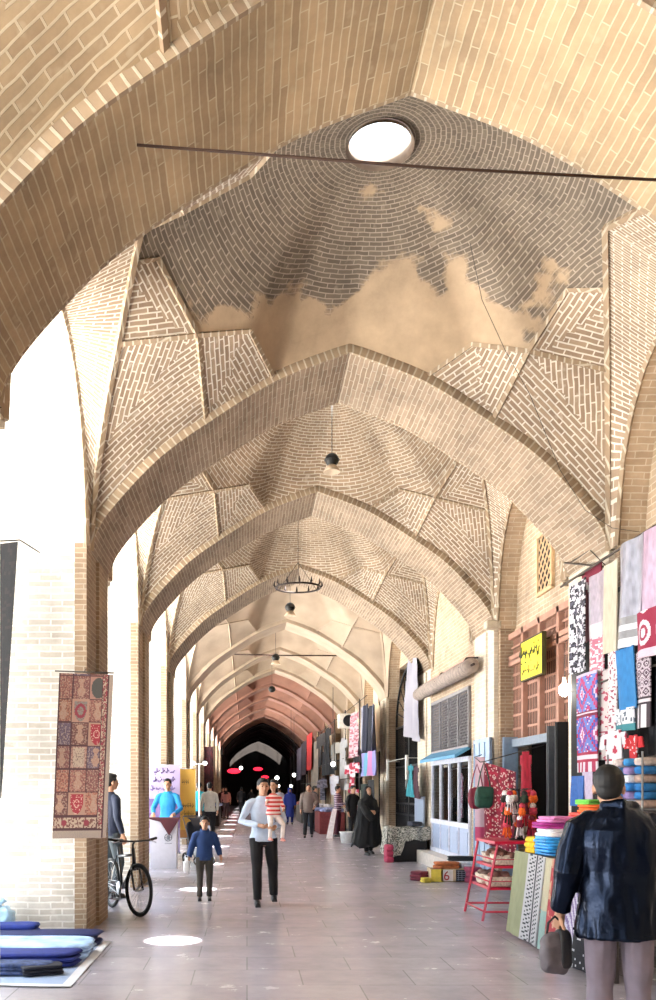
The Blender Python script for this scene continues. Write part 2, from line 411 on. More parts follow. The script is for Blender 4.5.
def arch(ya, yb, m_sof, m_ring, n):
    root = bpy.data.objects.new('trim_%d' % n, None); COL.objects.link(root); root['kind'] = 'structure'
    mb = MB(); rg = MB(); arc = [0]
    for i in range(NP): arc.append(arc[-1]+math.hypot(INTR[i+1][0]-INTR[i][0], INTR[i+1][1]-INTR[i][1]))
    for sx in (-1, 1):
        vv = [(CX+sx*p[0], y, p[1]) for y in (ya, yb) for p in INTR]
        ff = []; uvs = []
        for i in range(NP):
            ff.append((i, i+1, NP+2+i, NP+1+i)); uvs.append([(ya, arc[i]+sx*.03), (ya, arc[i+1]+sx*.03), (yb, arc[i+1]+sx*.03), (yb, arc[i]+sx*.03)])
        mb.add(vv, ff, uvs, smooth=True)
        for y, yo in ((ya, -.035), (yb, .035)):
            vv = [(CX+sx*min(HW+.02, q[0]), yy, q[1]) for d, yy in ((0, y+yo), (.10, y+yo), (.13, y)) for q in [extr(i, d) for i in range(NP+1)]]
            ff = []; uvs = []
            for r in range(2):
                for i in range(NP):
                    a = r*(NP+1)+i; ff.append((a, a+1, a+NP+2, a+NP+1)); uvs.append([(arc[i], .1*r), (arc[i+1], .1*r), (arc[i+1], .1*r+.1), (arc[i], .1*r+.1)])
            rg.add(vv, ff, uvs, smooth=True)
            vv = [(CX+sx*q[0], yy, q[1]) for yy in (y, y+yo) for q in INTR]
            rg.add(vv, [(i, i+1, NP+2+i, NP+1+i) for i in range(NP)], [[(arc[i], 0), (arc[i+1], 0), (arc[i+1], .04), (arc[i], .04)] for i in range(NP)], smooth=True)
    mb.build('arch_soffit', m_sof, root); rg.build('arch_edge', m_ring, root)
def pier(ya, yb, sx, mat, name, ex_near=.2, ex_far=.35, wide=.98, mat2=None):
    mb = MB(); xw = CX+sx*HW; a, b = sorted((xw+sx*.07, xw+sx*wide))
    mb.box((a, ya-ex_near, 0), (b, yb+ex_far, 7.2)); root = struct(name, mb, mat); mb = MB()
    a, b = sorted((xw, xw+sx*(.13 if sx < 0 else .1))); mb.box((a, ya-(.24 if sx < 0 else 0), 0), (b, yb, SPR+.02))
    # engaged shaft in the corner and in the middle of the pilaster
    a, b = sorted((xw-sx*.035, xw+sx*.1)); mb.box((a, ya+.38, 0), (b, yb-.22, SPR-.03))
    mb.build('pilaster', mat2 or mat, root); return root

AR = [(-8.8, -7.6), (-4.1, -2.9), (.4, 1.6), (5.05, 6.25), (10, 11.25), (14.65, 15.9), (19.7, 21.2), (26, 27.2), (31.2, 32.3), (36.3, 37.4), (41.6, 42.7), (47.2, 48.3), (53, 54.1), (59, 60.1), (66, 67.1), (71.5, 72.5), (77, 78), (83, 84), (89, 90)]
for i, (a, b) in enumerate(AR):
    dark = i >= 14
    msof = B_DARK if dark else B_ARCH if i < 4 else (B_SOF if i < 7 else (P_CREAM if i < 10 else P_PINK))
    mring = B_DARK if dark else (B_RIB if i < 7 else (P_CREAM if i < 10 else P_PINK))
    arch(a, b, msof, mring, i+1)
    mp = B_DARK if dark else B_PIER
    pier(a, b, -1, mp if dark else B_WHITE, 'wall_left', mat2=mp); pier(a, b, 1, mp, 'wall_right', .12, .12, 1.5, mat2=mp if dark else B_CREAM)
for i in range(len(AR)-1):
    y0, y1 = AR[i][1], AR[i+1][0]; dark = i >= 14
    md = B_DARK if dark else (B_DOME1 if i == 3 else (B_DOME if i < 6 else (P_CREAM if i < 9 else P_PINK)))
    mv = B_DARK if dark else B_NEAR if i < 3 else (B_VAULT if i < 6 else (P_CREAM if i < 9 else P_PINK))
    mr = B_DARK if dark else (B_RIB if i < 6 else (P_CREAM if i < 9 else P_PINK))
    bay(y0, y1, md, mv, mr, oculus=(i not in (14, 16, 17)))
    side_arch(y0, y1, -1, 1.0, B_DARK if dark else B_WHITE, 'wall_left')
    side_arch(y0, y1, 1, .32, B_DARK if dark else B_LUN, 'wall_right')
fl = MB(); fl.add([(XL-1.0, -9, 0), (6.5, -9, 0), (6.5, 95, 0), (XL-1.0, 95, 0)], [(0, 1, 2, 3)]); struct('floor', fl, FLOOR)
g = MB(); g.add([(-60, -40, -.03), (XL-1.0, -40, -.03), (XL-1.0, 110, -.03), (-60, 110, -.03)], [(0, 1, 2, 3)])
o = struct('ground', g, plain('e4e1dc', .9, nscale=1, name='sunlit_square_paving'))
# right-hand wall of each bay, with its opening
def rwall(y0, y1, oy0, oy1, oh, mat=B_LUN, x=XR+.3, interior=True, depth=1.7):
    mb = MB()
    if oh > 0:
        mb.box((x, y0-.2, 0), (x+.25, oy0, 6.6)); mb.box((x, oy1, 0), (x+.25, y1+.2, 6.6)); mb.box((x, oy0, oh), (x+.25, oy1, 6.6))
    else: mb.box((x, y0-.2, 0), (x+.25, y1+.2, 6.6))
    struct('wall_right', mb, mat)
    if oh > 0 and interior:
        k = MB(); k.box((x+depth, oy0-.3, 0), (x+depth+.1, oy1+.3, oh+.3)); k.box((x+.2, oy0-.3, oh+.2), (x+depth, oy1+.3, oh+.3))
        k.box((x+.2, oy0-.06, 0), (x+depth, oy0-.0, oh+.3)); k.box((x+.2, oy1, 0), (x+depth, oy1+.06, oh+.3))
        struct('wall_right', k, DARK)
rwall(-7.6, -4.1, 0, 0, 0); rwall(-2.9, .4, 0, 0, 0); rwall(1.6, 5.05, 0, 0, 0)
rwall(6.25, 10, 6.9, 9.7, 2.7)
rwall(11.25, 14.65, 11.7, 14.45, 2.3)
rwall(15.9, 19.7, 16.2, 19.5, 3.45, x=XR+.02)
rwall(21.2, 26, 21.5, 25.8, 5.0, B_LUN, depth=2.2)
for i in range(7, 13): rwall(AR[i][1], AR[i+1][0], AR[i][1]+.3, AR[i+1][0]-.3, 2.9, P_WALL)
for i in range(14, 18): rwall(AR[i][1], AR[i+1][0], 0, 0, 0, B_DARK)
# left side: open to the square; beyond the seventh pier low shop walls, and solid in the far tunnel
for i in range(8, 13):
    mb = MB(); mb.box((XL-.5, AR[i][1]+.2, 0), (XL-.25, AR[i+1][0]-.1, 2.7)); struct('wall_left', mb, B_PIER)
for i in range(13, 18):
    mb = MB(); mb.box((XL-.5, AR[i][1]+.1, 0), (XL-.25, AR[i+1][0]-.1, 6.6)); struct('wall_left', mb, B_DARK if i > 13 else B_PIER)
rwall(60.1, 66, 0, 0, 0, P_WALL)
mb = MB(); mb.box((XL-1, 90.2, 0), (XR+1, 90.4, 7.5)); struct('wall_back', mb, B_DARK)
mb = MB(); mb.box((XL-1, -9.2, 0), (XR+1, -9, 7.5)); struct('light_block_wall', mb, B_PIER)  # unseen end wall, added behind the camera to cut light from the back
# ------------------------------------------------------------ OBJECTS
def solid(prims_mb, name, mat, parent=None, voxel=.008, smooth=6, wrinkle=0, seed=0):
    """fuse overlapping closed shapes into one continuous smooth surface"""
    me = bpy.data.meshes.new(name); me.from_pydata(prims_mb.v, [], prims_mb.f)
    bm = bmesh.new(); bm.from_mesh(me); bmesh.ops.remove_doubles(bm, verts=bm.verts, dist=1e-5); bmesh.ops.recalc_face_normals(bm, faces=bm.faces); bm.to_mesh(me); bm.free()
    t = bpy.data.objects.new(name+'_raw', me); COL.objects.link(t)
    r = t.modifiers.new('r', 'REMESH'); r.mode = 'VOXEL'; r.voxel_size = voxel
    if smooth:
        s_ = t.modifiers.new('s', 'SMOOTH'); s_.factor = .5; s_.iterations = smooth
    dg = bpy.context.evaluated_depsgraph_get(); dg.update()
    m2 = bpy.data.meshes.new_from_object(t.evaluated_get(dg)); bpy.data.objects.remove(t); bpy.data.meshes.remove(me)
    m2.name = name; m2.materials.clear(); m2.materials.append(mat)
    n = len(m2.polygons); m2.polygons.foreach_set('use_smooth', [True]*n)
    if wrinkle:
        nr = [v.normal.copy() for v in m2.vertices]
        for v, q in zip(m2.vertices, nr):
            c = v.co; f = noise.noise(V(c.x*9+seed, c.y*9, c.z*4.5))+.5*noise.noise(V(c.x*22, c.y*22+seed, c.z*9))
            v.co = c+q*(wrinkle*f)
    m2.update()
    o = bpy.data.objects.new(name, m2); COL.objects.link(o)
    if parent: o.parent = parent
    return o

def hand(mb, w, d, nrm, k=1.0, curl=.5, side=1):
    """palm, four unequal bent fingers and a thumb; d = direction of the hand, nrm = palm side, side = thumb side"""
    w = Vector(w); d = Vector(d).normalized(); nrm = Vector(nrm); nrm = (nrm-d*nrm.dot(d)).normalized(); a = d.cross(nrm)*side
    mb.tube([w-d*.02*k, w+d*.02*k, w+d*.055*k, w+d*.09*k], [(.022*k, .03*k), (.018*k, .038*k), (.015*k, .042*k), (.012*k, .038*k)] if False else [.026*k, .03*k, .033*k, .026*k], 10)
    for i, (off, ln) in enumerate(((.030, .070), (.010, .080), (-.010, .074), (-.029, .058))):
        b = w+d*.08*k+a*off*k; p = [b]; ang = 0
        for j, f in enumerate((.45, .32, .23)):
            ang += curl*(.5+.35*j); dd = d*math.cos(ang)+nrm*math.sin(ang)+a*off*1.2; p.append(p[-1]+dd*ln*f*k)
        mb.tube([b-d*.03*k]+p, [.010*k, .0098*k, .009*k, .0085*k, .0065*k], 8)
    t0 = w+d*.02*k+a*.022*k; t1 = t0+(d*.6+a*.75+nrm*.25).normalized()*.035*k; t2 = t1+(d*.85+a*.25+nrm*.4).normalized()*.032*k; t3 = t2+(d+nrm*.4).normalized()*.022*k
    mb.tube([t0, t1, t2, t3], [.013*k, .0115*k, .010*k, .007*k], 8)

SKIN = plain('b98a6c', .55, nz=.05, name='skin'); SKIN2 = plain('a87657', .55, nz=.05, name='skin_tan')
HAIR = plain('0b0807', .6, nz=.1, name='dark_hair')
def person(label, loc, rz, H, top, bottom, pose=None, hair='short', voxel=.012, skin=None, group=None, top_kind='shirt',
           shoes='1c1a19', hem=None, wr=.004, girth=1.0, headturn=0, lean=0, curl=.5, palms=None, top_mat=None, hatc=None, headk=1.0):
    k = H/1.72; J = dict(hipL=(-.095, 0, .90), hipR=(.095, 0, .90), kneeL=(-.10, -.015, .49), kneeR=(.10, -.015, .49), ankL=(-.105, .02, .085), ankR=(.105, .02, .085),
             shL=(-.175, 0, 1.40), shR=(.175, 0, 1.40), elL=(-.235, .02, 1.12), elR=(.235, .02, 1.12), wrL=(-.245, -.06, .88), wrR=(.245, -.06, .88), head=(0, -.015, 1.60))
    J.update(pose or {}); J = {a: Vector(b)*k for a, b in J.items()}; g = girth
    skin = skin or SKIN
    hd = J['head']; cr = Matrix.Translation(hd) @ Matrix.Rotation(headturn, 4, 'Z') @ Matrix.Rotation(lean, 4, 'X') @ Matrix.Scale(headk, 4)
    b = MB()
    # head: skull, face, jaw, nose, brow, lips, ears
    b.ell((0, .012*k, .02*k), (.075*k, .092*k, .095*k), cr); b.ell((0, -.03*k, -.03*k), (.058*k, .062*k, .082*k), cr)
    b.ell((0, -.055*k, -.082*k), (.03*k, .03*k, .025*k), cr); b.tube([(0, -.078*k, .015*k), (0, -.105*k, -.025*k), (0, -.09*k, -.038*k)], [.009*k, .014*k, .013*k], 8, cr)
    b.tube([(-.04*k, -.072*k, .022*k), (0, -.086*k, .024*k), (.04*k, -.072*k, .022*k)], .010*k, 8, cr)
    b.tube([(-.022*k, -.08*k, -.058*k), (0, -.092*k, -.056*k), (.022*k, -.08*k, -.058*k)], .008*k, 8, cr)
    for s in (-1, 1): b.ell((s*.077*k, .012*k, -.012*k), (.010*k, .02*k, .032*k), cr)
    nk = V(0, .01, 1.45)*k
    b.tube([V(0, .015, 1.38)*k, nk, hd+V(0, .02, -.05)*k], [.062*k, .055*k, .054*k], 12)
    # trunk and limbs
    b.loft([[(g*rx*k*math.cos(2*PI*j/16), (ry*k*g*math.sin(2*PI*j/16))+oy*k, z*k) for j in range(16)] for z, rx, ry, oy in
            ((.80, .10, .08, .01), (.90, .155, .10, .01), (1.0, .14, .095, .005), (1.12, .135, .09, 0), (1.26, .16, .10, 0), (1.35, .145, .085, .01), (1.42, .08, .055, .015))])
    for s in 'LR':
        b.tube([lerp(J['sh'+s], J['el'+s], .06)*1.0, J['el'+s], J['wr'+s]], [.034*k, .034*k, .025*k], 10)
        dv = (J['wr'+s]-J['el'+s]).normalized(); pn = (palms or {}).get(s, (-1 if s == 'R' else 1, 0, 0) if abs(dv.x) < .8 else (0, 0, 1))
        hand(b, J['wr'+s], dv, pn, k*1.02, curl, -1 if s == 'L' else 1)
        b.tube([J['hip'+s], J['knee'+s], J['ank'+s]], [.072*k, .050*k, .036*k], 10)
        b.tube([J['ank'+s]+V(0, .03, -.035)*k, J['ank'+s]+V(0, -.1, -.045)*k], [.03*k, .028*k], 8)
    root = solid(b, 'person', skin, None, voxel*.75, 3); root.location = loc; root.rotation_euler = (0, 0, rz)
    tag(root, label, 'person', group)
    # hair
    hm = MB()
    if hair == 'short':
        hm.ell((0, .022*k, .036*k), (.083*k, .095*k, .092*k), cr); hm.ell((0, .046*k, -.008*k), (.070*k, .056*k, .070*k), cr)
        hm.ell((0, -.03*k, .085*k), (.055*k, .05*k, .034*k), cr)
    elif hair == 'scarf':
        hm.ell((0, .02*k, .02*k), (.095*k, .1*k, .12*k), cr); hm.tube([hd+V(0, .02, 0)*k, V(0, .015, 1.42)*k, V(0, 0, 1.32)*k], [.09*k, .11*k, .15*k], 12)
    if hair != 'none': solid(hm, 'hair' if hair == 'short' else 'headscarf', HAIR if hair == 'short' else plain(hatc or '15151a', .8), root, voxel*.7, 2, .004*k)
    # eyes
    if voxel < .011:
        for s in (-1, 1):
            e = MB(); e.ell((s*.03*k, -.078*k, .004*k), (.012*k, .008*k, .006*k), cr, 8, 6); e.build('eye', plain('150f0c', .2), root)
            e = MB(); e.tube([(s*.015*k, -.088*k, .022*k), (s*.046*k, -.076*k, .024*k)], .0045*k, 6, cr); e.build('eyebrow', HAIR, root)
    # upper garment
    m = MB(); hz = hem if hem else (.86 if top_kind == 'shirt' else .80)
    e = {'shirt': .009, 'jacket': .032, 'coat': .03}[top_kind]; fl_ = .02 if top_kind == 'shirt' else .03
    rows = [(hz, .165+fl_, .115+fl_, .01), (hz+.06, .165+fl_, .115+fl_*.7, .01), (1.0, .15+e, .105+e, .005), (1.12, .145+e, .10+e, 0), (1.26, .168+e, .108+e, 0), (1.35, .16+e, .10+e, .01), (1.42, .11+e*.8, .075+e, .015), (1.47, .06+e*.7, .055+e*.7, .015)]
    rows = [r for r in rows if r[0] <= hz+.061 or r[0] > hz+.1]
    m.loft([[(g*rx*k*math.cos(2*PI*j/20), ry*g*k*math.sin(2*PI*j/20)+oy*k, z*k) for j in range(20)] for z, rx, ry, oy in rows])
    for s in 'LR':
        sh, el, wst = J['sh'+s], J['el'+s], J['wr'+s]
        m.tube([V(sh.x*.35, sh.y, sh.z+.0*k), V(sh.x*.8, sh.y, sh.z-.012*k), lerp(sh, el, .16)+V(0, 0, -.0), lerp(sh, el, .5), el, lerp(el, wst, .5), lerp(el, wst, .93)], [(.034+e*.5)*k, (.045+e*.8)*k, (.050+e)*k, (.046+e)*k, (.043+e)*k, (.04+e*.8)*k, (.031+e*.8)*k], 12)
    if top_kind != 'shirt': m.tube([V(-.05, -.06, 1.43)*k, V(-.072, .02, 1.475)*k, V(0, .078, 1.49)*k, V(.072, .02, 1.475)*k, V(.05, -.06, 1.43)*k], [.024*k, .032*k, .036*k, .032*k, .024*k], 8)
    tm = top_mat or plain(top, .8, nz=.08)
    if isinstance(tm, bpy.types.Material): t = solid(m, top_kind, tm, root, voxel, 4, wr*k*1.3, len(label))
    # trousers
    if bottom:
        m = MB(); m.loft([[(g*rx*k*math.cos(2*PI*j/16), ry*g*k*math.sin(2*PI*j/16)+.01*k, z*k) for j in range(16)] for z, rx, ry in ((.80, .13, .10), (.88, .172, .118), (.96, .162, .112), (1.02, .15, .105))])
        for s in 'LR':
            h_, kn, an = J['hip'+s], J['knee'+s], J['ank'+s]
            m.tube([h_, lerp(h_, kn, .5), kn, lerp(kn, an, .5), an+V(0, 0, .0)*k], [.098*k, .088*k, .07*k, .064*k, .058*k], 12)
        solid(m, 'trousers', plain(bottom, .85, nz=.08), root, voxel, 4, wr*k, 3)
    for s in 'LR':
        m = MB(); a = J['ank'+s]; zb = a.z-.085*k
        m.tube([V(a.x, a.y+.055*k, zb+.045*k), V(a.x, a.y, zb+.05*k), V(a.x, a.y-.08*k, zb+.04*k), V(a.x, a.y-.16*k, zb+.03*k)], [(.032*k), .042*k, .043*k, .03*k], 12)
        m.cbox((a.x, a.y-.05*k, zb+.012*k), (.075*k, .24*k, .024*k))
        solid(m, 'shoe', plain(shoes, .5), root, voxel*.8, 2)
    return root

# ---- cloth
def fold(seed, amp, n):
    r = random.Random(seed); a, b, c = r.uniform(0, 6), r.uniform(0, 6), r.uniform(.7, 1.3)
    return lambda u, v: amp*(math.sin(u*n*PI*c+a+.6*math.sin(v*3+b))*(.35+.65*(1-v)) + .3*math.sin(u*n*2.3+b))
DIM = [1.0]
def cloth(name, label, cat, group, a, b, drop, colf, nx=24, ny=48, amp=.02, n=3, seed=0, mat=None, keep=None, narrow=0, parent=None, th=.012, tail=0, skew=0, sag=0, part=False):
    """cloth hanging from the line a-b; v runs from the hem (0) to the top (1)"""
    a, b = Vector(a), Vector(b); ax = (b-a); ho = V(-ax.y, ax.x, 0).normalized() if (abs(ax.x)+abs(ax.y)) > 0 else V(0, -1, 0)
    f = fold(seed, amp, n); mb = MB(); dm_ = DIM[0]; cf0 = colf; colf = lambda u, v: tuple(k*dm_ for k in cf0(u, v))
    dr = drop if callable(drop) else (lambda u: drop)
    def base(u, v, off):
        w = 1-narrow*(1-v); uu = .5+(u-.5)*w
        p = a+ax*uu+ax.normalized()*skew*(1-v); p = p+V(0, 0, -dr(u)*(1-v)-sag*math.sin(u*PI)*v)+ho*(f(u, v)+off+tail*(1-v)); return p
    mb.grid(lambda u, v: base(u, v, 0), nx, ny, None, colf, keep=keep)
    mb.grid(lambda u, v: base(1-u, v, -th), nx, ny, None, lambda u, v: colf(1-u, v), keep=(lambda u, v: keep(1-u, v)) if keep else None)
    if not keep:
        for us in (0, 1): mb.grid(lambda s, v: base(us, v, -th*s), 1, ny, None, lambda s, v: colf(min(max(us, .01), .99), v))
        for v0 in (0, 1): mb.grid(lambda u, s: base(u, v0, -th*s), nx, 1, None, lambda u, s: colf(u, min(max(v0, .01), .99)))
    o = mb.build(name, mat or CLOTH, parent)
    if not part: tag(o, label, cat, group)
    return o
def N3(x, y, s=0): return noise.noise(V(x, y, s))
def mixc(a, b, t): return tuple(a[i]*(1-t)+b[i]*t for i in range(3))
# pattern functions: (u across, v up) -> linear colour
def p_plain(c, var=.1):
    c = hx(c); return lambda u, v: tuple(x*(1+var*N3(u*9, v*9)) for x in c)
def p_bands(cs, n=10, jit=0):
    cs = [hx(c) for c in cs]; return lambda u, v: cs[int(v*n+jit*math.sin(u*9)) % len(cs)]
def p_stripes(cs, n=10):
    cs = [hx(c) for c in cs]; return lambda u, v: cs[int(u*n) % len(cs)]
def p_paisley(c1, c2, s=9, th=0, c3=None):
    a, b = hx(c1), hx(c2); c = hx(c3) if c3 else b
    def f(u, v):
        q = N3(u*s*.5, v*s*1.7, 3)+.6*N3(u*s*1.3, v*s*4, 9); return a if q > th else (c if q < th-.35 else b)
    return f
def p_diam(bg, cs, nx=1, ny=4):
    bg = hx(bg); cs = [hx(c) for c in cs]
    def f(u, v):
        x = abs((u*nx) % 1-.5)*2; y = abs((v*ny) % 1-.5)*2; d = x+y
        if d > 1.25: return cs[(int(d*9)+int(v*ny)) % len(cs)] if d > 1.5 else bg
        return cs[int(d*4.5+int(v*ny)) % len(cs)] if d < 1.05 else bg
    return f
def p_cat(parts):
    """stack of (v_top, fn)"""
    def f(u, v):
        lo = 0
        for t, fn in parts:
            if v <= t: return fn(u, (v-lo)/(t-lo))
            lo = t
        return parts[-1][1](u, 1)
    return f
def p_rings(bg, c, nx=1, ny=2):
    bg, c = hx(bg), hx(c)
    def f(u, v):
        x = (u*nx) % 1-.5; y = (v*ny) % 1-.5; d = math.hypot(x, y)*2
        return c if (d < .3 or .5 < d < .78) else bg
    return f
def k_shirt(u, v):        # outline of a hanging shirt
    if v > .93: return .3 < u < .7 and not (.42 < u < .58 and v > .97)
    if v > .55: return (abs(u-.5) < .5-(v-.55)*.25) and (abs(u-.5) < .24 or abs(u-.5) > .27 or v > .8)
    return abs(u-.5) < .25
def k_trous(u, v):
    return v > .6 and abs(u-.5) < .32 or (v <= .6 and .05 < abs(u-.5) < .35)
def k_dress(u, v):
    return abs(u-.5) < (.2+.3*(1-v)) if v < .8 else (abs(u-.5) < .42 if v < .95 else .3 < u < .7)

def superbox(mb, c, d, rz=0, e=.35, wob=.05, seed=0, nu=24, nv=10, tilt=0):
    M = Matrix.Translation(Vector(c)) @ Matrix.Rotation(rz, 4, 'Z') @ Matrix.Rotation(tilt, 4, 'X')
    return mb.ell((0, 0, 0), (d[0]/2, d[1]/2, d[2]/2), M, nu, nv, e, wob, seed)
def folded(label, group, c, d, col, rz=0, seed=0, name='folded_cloth', cat='folded cloth', layers=3, mat=None):
    """a folded piece of cloth: rounded layers with a crease line between"""
    mb = MB(); h = d[2]/layers
    for i in range(layers):
        superbox(mb, (c[0]+.006*math.sin(i*3+seed), c[1]+.006*math.cos(i*2+seed), c[2]+h*(i+.5)), (d[0], d[1], h*1.06), rz, .34, .11, seed+i, 28, 8)
    return tag(mb.build(name, mat or plain(col, .8, nz=.2, nscale=18)), label, cat, group)

def script_strokes(mb, org, ux, uz, w, h, rows, seed, r=.012, nrm=V(0, 0, 0)):
    """rows of flowing joined letters read from right to left, with dots above and below"""
    rd = random.Random(seed)
    for ri in range(rows):
        zc = h*(1-(ri+.55)/rows); x = w*.93; lh = h/rows
        while x > w*.1:
            L_ = rd.uniform(.10, .26)*w; pts = []; n = 9
            for i in range(n):
                t = i/(n-1); pts.append(org+ux*(x-L_*t)+uz*(zc+lh*.22*math.sin(t*rd.uniform(3, 9)+rd.uniform(0, 2))*(1 if i % 2 else .4))+nrm*.006)
            mb.tube(pts, r, 5)
            if rd.random() < .8:
                q = org+ux*(x-L_*rd.uniform(.2, .8))+uz*(zc+lh*rd.choice((-.32, .36)))+nrm*.006; mb.ell(q, r*1.5, None, 6, 4)
            if rd.random() < .5: q = org+ux*(x-L_*.5); mb.tube([q+uz*(zc-lh*.05)+nrm*.006, q+uz*(zc+lh*.42)+nrm*.006], r, 5)
            x -= L_+.04*w
def stripe_mat(name, c1, c2, sc):
    m, nt, b = newmat(name); L = nt.links.new; N = nt.nodes.new; b.inputs['Roughness'].default_value = .85
    tc = N('ShaderNodeTexCoord'); sx = N('ShaderNodeSeparateXYZ'); L(tc.outputs['Object'], sx.inputs[0])
    mt = N('ShaderNodeMath'); mt.operation = 'MULTIPLY'; mt.inputs[1].default_value = sc; L(sx.outputs['Z'], mt.inputs[0])
    fr = N('ShaderNodeMath'); fr.operation = 'FRACT'; L(mt.outputs[0], fr.inputs[0])
    gt = N('ShaderNodeMath'); gt.operation = 'GREATER_THAN'; gt.inputs[1].default_value = .5; L(fr.outputs[0], gt.inputs[0])
    mx = N('ShaderNodeMix'); mx.data_type = 'RGBA'; L(gt.outputs[0], mx.inputs[0]); mx.inputs[6].default_value = (*hx(c1), 1); mx.inputs[7].default_value = (*hx(c2), 1)
    L(mx.outputs[2], b.inputs['Base Color']); return m
STRIPE = stripe_mat('red_white_stripes', 'd8433f', 'efd6cf', 18)
STRIPE2 = stripe_mat('purple_stripes', '4a3350', 'b8a8b4', 14)
# ============================================================ the father with the child, the boy, people
def jl(x, y, z): return (x, y, z)
person('man in pale blue shirt and black trousers walking with a child on his arm', (.22, 12.2, 0), .05, 1.73, 'c3d2e6', '121114',
       pose=dict(hipL=(-.09, 0, .90), kneeL=(-.09, -.07, .49), ankL=(-.085, -.10, .085), kneeR=(.13, .0, .50), ankR=(.15, .12, .13),
                 elL=(-.30, -.02, 1.13), wrL=(-.06, -.23, 1.08), elR=(.27, -.04, 1.14), wrR=(.13, -.27, 1.06), head=(0, -.03, 1.595)),
       voxel=.008, headturn=.15, wr=.006, shoes='1a1718', palms={'L': (.2, .6, 1), 'R': (0, .3, 1)}, curl=.9)
person('small child in red and white striped top carried by the man in pale blue', (.355, 12.0, .83), .35, .80, 'e05a58', 'e6dcd8',
       pose=dict(hipL=(-.10, 0, .80), hipR=(.10, 0, .80), kneeL=(-.2, -.26, .60), kneeR=(.2, -.24, .58), ankL=(-.2, -.22, .22), ankR=(.17, -.24, .2),
                 elL=(-.27, -.14, 1.15), wrL=(-.36, -.36, 1.22), elR=(.25, -.1, 1.1), wrR=(.18, -.3, 1.02), head=(0, -.03, 1.70), shL=(-.18, 0, 1.38), shR=(.18, 0, 1.38)),
       voxel=.006, headk=1.5, headturn=-.9, wr=.003, girth=1.25, shoes='d98c80', top_mat=STRIPE)

person('boy in blue zip jacket and grey trousers walking with a white bag in his hand', (-.60, 12.75, 0), .1, 1.16, '1b3a6e', '4b463f',
       pose=dict(elL=(-.27, .02, 1.12), wrL=(-.33, -.04, .90), elR=(.27, .05, 1.14), wrR=(.33, .0, .93), kneeL=(-.10, -.04, .49), ankL=(-.11, -.06, .085), ankR=(.10, -.02, .085), head=(0, -.03, 1.62)),
       voxel=.0065, headk=1.22, top_kind='jacket', hem=.84, wr=.005, girth=.95)
bg = MB(); superbox(bg, (0, 0, -.11), (.10, .06, .20), 0, .7, .2, 3); superbox(bg, (0, 0, -.02), (.05, .03, .08), 0, .8, .1, 5)
bg.tube([(-.02, 0, .0), (-.015, 0, .05), (.015, 0, .05), (.02, 0, .0)], .004, 6)
tag(bg.build('plastic_bag', plain('eef0f4', .4), loc=(-.85, 12.68, .59)), 'small white plastic bag hanging from the hand of the boy in blue', 'bag')
person('man in dark navy shirt standing half hidden behind the pier with the hanging rug', (-1.98, 13.05, 0), 2.2, 1.80, '20263a', '3a4145',
       pose=dict(kneeL=(-.12, -.08, .49), ankL=(-.14, .02, .085), wrR=(.2, -.16, .9), elR=(.24, 0, 1.12)), voxel=.0095, wr=.005)
person('attendant in turquoise and blue shirt standing behind the white stand', (-1.66, 18.85, 0), -.15, 1.80, '1f80b8', '22262c',
       pose=dict(elL=(-.28, -.06, 1.12), wrL=(-.22, -.28, 1.02), elR=(.28, -.06, 1.12), wrR=(.2, -.3, 1.02), head=(0, -.04, 1.6)), voxel=.0105, palms={'L': (0, 0, -1), 'R': (0, 0, -1)}, wr=.004)
person('man in grey shirt and black trousers seen from behind beside the left piers', (-1.14, 27.5, 0), PI+.25, 1.80, 'b4b2aa', '17181c', voxel=.014)
person('person in turquoise top and dark trousers beside the man in the grey shirt', (-1.50, 28.2, 0), PI-.3, 1.80, '2aa6b8', '1d1f26', voxel=.014)
person('woman in black headscarf and pink patterned top walking far down the left side', (-1.15, 49, 0), 0, 1.72, 'c98a86', '5a5560', voxel=.018, hair='scarf', hatc='1c1416')
person('person in dark red coat walking far down the left side', (-1.35, 50.5, 0), .4, 1.72, '3c1416', '141216', voxel=.018, top_kind='coat', hem=.55)
person('man in brown patterned jacket and black trousers walking up the right side', (2.02, 29.5, 0), -.1, 1.76, '6d5f58', '15151a',
       pose=dict(ankL=(-.12, -.08, .085), ankR=(.10, .1, .10), wrR=(.2, -.2, 1.0), elR=(.26, .02, 1.14)), voxel=.014, top_kind='jacket')
person('stallholder in purple striped pullover and plum trousers by the clothes stalls', (3.02, 30.0, 0), 1.2, 1.70, '54405c', '46192c',
       pose=dict(elL=(-.3, -.05, 1.14), wrL=(-.3, -.3, 1.06), elR=(.24, -.1, 1.12), wrR=(.1, -.3, 1.1)), voxel=.014, top_mat=STRIPE2)
# woman in chador
ch = person('woman in a long black chador walking beside the iron gate', (2.92, 21.7, 0), .35, 1.64, '0c0c0e', '0c0c0e', pose=dict(ankL=(-.1, -.1, .085), ankR=(.12, .1, .1), wrL=(-.06, -.2, 1.1), wrR=(.08, -.2, 1.06), elL=(-.24, -.04, 1.12), elR=(.24, -.04, 1.12)), voxel=.012, hair='none')
m = MB(); k = 1.64/1.72
m.loft([[(rx*k*math.cos(2*PI*j/28)*(1+.05*math.sin(j*2.1+z*4)), ry*k*math.sin(2*PI*j/28)*(1+.06*math.sin(j*3.3+z*3))+oy*k, (z+(.06*math.sin(j*1.4) if z < .3 else 0))*k) for j in range(28)] for z, rx, ry, oy in
        ((.22, .40, .32, .06), (.26, .42, .33, .06), (.6, .36, .27, .04), (.95, .30, .22, .02), (1.2, .28, .19, 0), (1.36, .25, .15, .01), (1.44, .15, .12, .02), (1.52, .115, .11, .035), (1.62, .105, .105, .04), (1.70, .085, .085, .035), (1.74, .04, .04, .03))])
